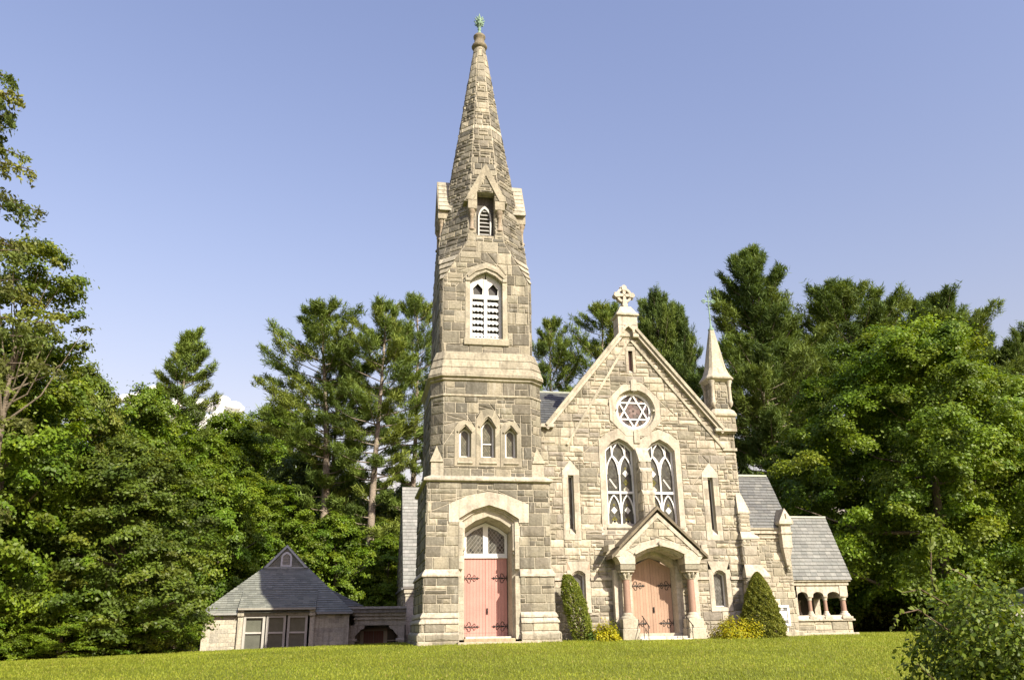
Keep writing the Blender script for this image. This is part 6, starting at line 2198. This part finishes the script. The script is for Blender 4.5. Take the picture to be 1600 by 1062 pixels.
# clipped cones, yellow shrubs
def cone_bush(name, label, x, y, H, Rr, seed, lean, cols, n=26000, bare=0.0, prof=None):
    rng = np.random.default_rng(seed)
    t = rng.random(n) ** 1.25
    a = rng.uniform(0, 2 * math.pi, n)
    ph = rng.uniform(0, 6.28, 6)
    rad = Rr * (np.power(1 - t, .72) * (.80 + .20 * np.minimum(1, t / .12))) if prof is None else Rr * prof(t)
    lump = 1 + .09 * np.sin(7 * a + 11 * t * 2 + ph[0]) * np.sin(19 * t + 3 * a + ph[3]) + .07 * np.sin(5 * a - 23 * t + ph[1]) + .07 * np.sin(13 * a + 31 * t + ph[2]) * np.cos(37 * t + ph[4]) + .02 * rng.normal(size=n)
    u = 1 - .28 * rng.random(n) ** 2
    r_ = rad * lump * u
    P = np.stack([np.cos(a) * r_ + lean[0] * t * H, np.sin(a) * r_ + lean[1] * t * H, t * H], 1)
    out = np.stack([np.cos(a), np.sin(a), np.full(n, .45)], 1)
    if bare > 0:
        keep = ~((np.cos(a - 3.7) > .3) & (t < .40) & (rng.random(n) < bare))
        P, out = P[keep], out[keep]
    D = unit(out + rng.normal(size=P.shape) * .5 + np.array([0, 0, .4]))
    cols = np.array(cols)
    Cc = cols[rng.integers(0, len(cols), len(P))] * rng.uniform(.75, 1.25, (len(P), 1))
    T_ = thing(name, label, 'bush')
    T_.location = (x, y, float(ground_h(x, y)) - .02)
    link('foliage', leaf_mesh('foliage', P, rng.normal(size=P.shape) + out * .3, rng.uniform(.05, .10, len(P)), Cc, M_NEEDLE, .42, seed, D), T_)
    b = MB()
    b.tube([(0, 0, -.1), (lean[0] * H * .5, lean[1] * H * .5, H * .5), (lean[0] * H * .8, lean[1] * H * .8, H * .8)], [.07, .05, .015], (.13, .095, .07), 8)
    for k in range(5):
        a_ = k * 1.3 + 3
        b.tube([(0, 0, H * (.10 + .07 * k)), (math.cos(a_) * Rr * .7 + lean[0] * H * .3, math.sin(a_) * Rr * .7, H * (.22 + .09 * k))], [.03, .008], (.13, .095, .07), 5)
    b.build('stem', M_BARK, T_)
G_SPR = [(.07, .09, .012), (.085, .105, .013), (.058, .078, .011), (.095, .104, .014)]
cone_bush('leaning_conifer', 'clipped dwarf conifer leaning left, bare at its base, right of the tower', 3.68, .15, 2.42, .47, 3, (-.23, 0), G_SPR, 16000, .8,
          lambda t: np.sqrt(np.clip(1 - ((t - .38) / .64) ** 2, 0, 1)) * .95)
cone_bush('conical_conifer', 'broad conical dwarf conifer right of the porch', 10.92, .12, 2.48, .96, 4, (.0, 0), [(.068, .078, .011), (.082, .09, .012), (.056, .068, .010), (.094, .096, .013)], 38000, 0,
          lambda t: np.power(1 - t, .62) * (.86 + .14 * np.minimum(1, t / .15)))

def shrub(name, label, x, y, H, Rr, cols, n, leaf, seed, mat=None, cat='bush', squash=1.0):
    rng = np.random.default_rng(seed)
    d = unit(rng.normal(size=(n, 3)))
    d[:, 2] = np.abs(d[:, 2])
    ph = rng.uniform(0, 6.28, 4)
    az = np.arctan2(d[:, 1], d[:, 0])
    lump = 1 + .16 * np.sin(4 * az + ph[0] + 3 * d[:, 2]) + .12 * np.sin(7 * az + ph[1] - 5 * d[:, 2]) + .1 * rng.normal(size=n)
    rr = rng.random(n) ** .3
    P = d * (rr * lump)[:, None] * np.array([Rr, Rr * squash, H])
    Nn = unit(d + np.array([0, 0, .6]) + rng.normal(size=(n, 3)) * .5)
    cols = np.array(cols)
    Cc = cols[rng.integers(0, len(cols), n)] * rng.uniform(.8, 1.2, (n, 1))
    T_ = thing(name, label, cat)
    T_.location = (x, y, float(ground_h(x, y)) - .02)
    link('foliage', leaf_mesh('foliage', P, Nn, leaf * rng.uniform(.7, 1.3, n), Cc, mat or M_LEAF, .6, seed), T_)
    b = MB()
    for k in range(7):
        a_ = k * .9
        b.tube([(0, 0, -.05), (math.cos(a_) * Rr * .4, math.sin(a_) * Rr * .4 * squash, H * .5), (math.cos(a_) * Rr * .75, math.sin(a_) * Rr * .75 * squash, H * .85)], [.02, .014, .004], (.12, .09, .06), 5)
    b.build('stem', M_BARK, T_)
YEL = [(.27, .245, .006), (.32, .28, .008), (.22, .22, .008), (.17, .19, .01)]
shrub('yellow_shrub', 'golden yellow shrub between the leaning conifer and the porch', 4.42, -.25, .62, .52, YEL, 2600, .085, 6)
shrub('yellow_shrub', 'golden yellow shrub between the porch and the conical conifer', 9.75, -.05, .72, .92, YEL, 4800, .085, 8)
shrub('green_shrub', 'small green plant at the foot of the leaning conifer', 4.0, -.15, .38, .30, [(.08, .14, .02), (.10, .17, .03)], 700, .08, 9)
shrub('green_shrub', 'sparse green shrub in shade against the porch wall', 4.95, .45, .75, .30, [(.07, .11, .02), (.10, .13, .03)], 500, .09, 10)
shrub('flower_clump', 'low green clump with pale tips at the foot of the conical conifer', 10.4, -.35, .26, .32, [(.10, .16, .03), (.16, .2, .04)], 600, .06, 12, cat='plant')

# leafy bush close to the viewer, lower right
def near_bush():
    rng = np.random.default_rng(61)
    n = 21000
    d = unit(rng.normal(size=(n, 3)))
    az = np.arctan2(d[:, 1], d[:, 0])
    lump = 1 + .12 * np.sin(3 * az + 1 + 3 * d[:, 2]) + .10 * np.sin(7 * az + 2 - 6 * d[:, 2]) + .06 * rng.normal(size=n)
    rr = rng.random(n) ** .33
    P = d * (rr * lump)[:, None] * np.array([1.22, 1.0, 1.02]) + np.array([0, 0, 1.0])
    P[:, 2] -= np.clip(P[:, 0] + .25, 0, 2) * 1.35 * np.clip(P[:, 2] / 2, 0, 1) ** 1.5     # lower on its far side
    Nn = unit(d * .7 + np.array([0, 0, .5]) + rng.normal(size=(n, 3)) * .6)
    tang = unit(d * .4 + np.array([0, 0, -.7]) + rng.normal(size=(n, 3)) * .6)
    S = .064 * rng.uniform(.6, 1.35, n)
    cols = np.array([(.078, .118, .011), (.095, .138, .012), (.056, .09, .010), (.14, .172, .02), (.085, .122, .012)])
    Cc = cols[rng.integers(0, len(cols), n)] * rng.uniform(.75, 1.25, (n, 1))
    T_ = thing('leafy_bush', 'leafy bush close to the viewer in the lower right corner', 'bush')
    bx, by = 3.05, -22.6
    T_.location = (bx, by, float(ground_h(bx, by)) - .12)
    b = MB()
    bark = (.10, .07, .05)
    EP, EN, ES, ET = [], [], [], []
    def shoot(pts, n_, sz):
        b.tube(pts, [.008] * (len(pts) - 1) + [.003], bark, 5)
        pts = [np.array(p) for p in pts]
        for i in range(n_):
            v = (i + .5) / n_ * (len(pts) - 1)
            j = int(v)
            p = pts[j] + (pts[j + 1] - pts[j]) * (v - j)
            dr = unit((pts[j + 1] - pts[j])[None])[0]
            s_ = unit(np.cross(dr, rng.normal(size=3))[None])[0]
            t_ = unit((dr * .7 + s_ * .8)[None])[0]
            EP.append(p + t_ * sz * .5); ET.append(t_); EN.append(unit((np.cross(t_, dr))[None])[0] * .4 + np.array([.3, -.8, .45]) + rng.normal(size=3) * .35); ES.append(.95 * sz * rng.uniform(.8, 1.2))
    shoot([(-1.05, -.1, 1.75), (-1.06, -.1, 1.95), (-1.0, -.1, 2.25), (-.98, -.1, 2.38)], 28, .085)
    shoot([(-1.0, -.2, 1.3), (-1.45, -.3, 1.55), (-1.75, -.35, 1.5), (-1.85, -.35, 1.35)], 20, .08)
    shoot([(-.9, -.1, 1.6), (-1.3, -.2, 1.78), (-1.6, -.25, 1.74)], 14, .075)
    shoot([(-.5, -.2, 1.8), (-.8, -.2, 2.0), (-1.0, -.3, 2.02)], 12, .07)
    shoot([(-.95, -.4, .55), (-1.4, -.5, .68), (-1.72, -.5, .98)], 20, .06)
    EP, EN, ES, ET = np.array(EP), np.array(EN), np.array(ES), np.array(ET)
    P = np.concatenate([P, EP]); Nn = np.concatenate([Nn, EN]); S = np.concatenate([S, ES]); tang = np.concatenate([tang, ET])
    Cc = np.concatenate([Cc, np.tile([.105, .135, .02], (len(EP), 1))])
    link('foliage', leaf_mesh('foliage', P, Nn, S, Cc, M_LEAF, .56, 3, tang, 0, True), T_)
    for k in range(16):
        a_ = k * .4 + .2
        q = (math.cos(a_ * 2.4) * .9, math.sin(a_ * 2.4) * .75, 1.0 + .8 * math.sin(k * 1.7) * .8 + .15)
        b.tube([(.04 * math.cos(a_), .04 * math.sin(a_), -.2), (q[0] * .45, q[1] * .45, .35 + q[2] * .35), q], [.03, .018, .005], bark, 6)
    b.build('stem', M_BARK, T_)
near_bush()

# ------------------------------------------------------------------ cloud low behind the left wood
def cloud():
    b = MB()
    rn = random.Random(3)
    # two billowing heaps of overlapping puffs, a kilometre away
    for cx, cz, wx, hz, nk in ((-184, 250, 34, 26, 28), (-262, 268, 22, 14, 12), (-225, 246, 40, 12, 12)):
        for k in range(nk):
            u = rn.uniform(-1, 1)
            v = rn.uniform(-1, .9 - abs(u) ** 1.5)
            r_ = rn.uniform(6, 13) * (1 - .4 * abs(u))
            x, z, y = cx + u * wx, cz + v * hz, 1000 + rn.uniform(-12, 12)
            n, m_ = 18, 10
            rings = []
            for i in range(m_ + 1):
                t = math.pi * i / m_
                rings.append([(x + r_ * 1.25 * (1 + .12 * math.sin(3 * a + k + i)) * math.sin(t) * math.cos(a), y + r_ * math.sin(t) * math.sin(a), z - r_ * .85 * math.cos(t)) for a in [2 * math.pi * j / n for j in range(n)]])
            b.loft(rings, (.8, .8, .8), True, False, False, True)
    o = b.build('cloud', M_CLOUD)
    o['kind'] = 'structure'
cloud()
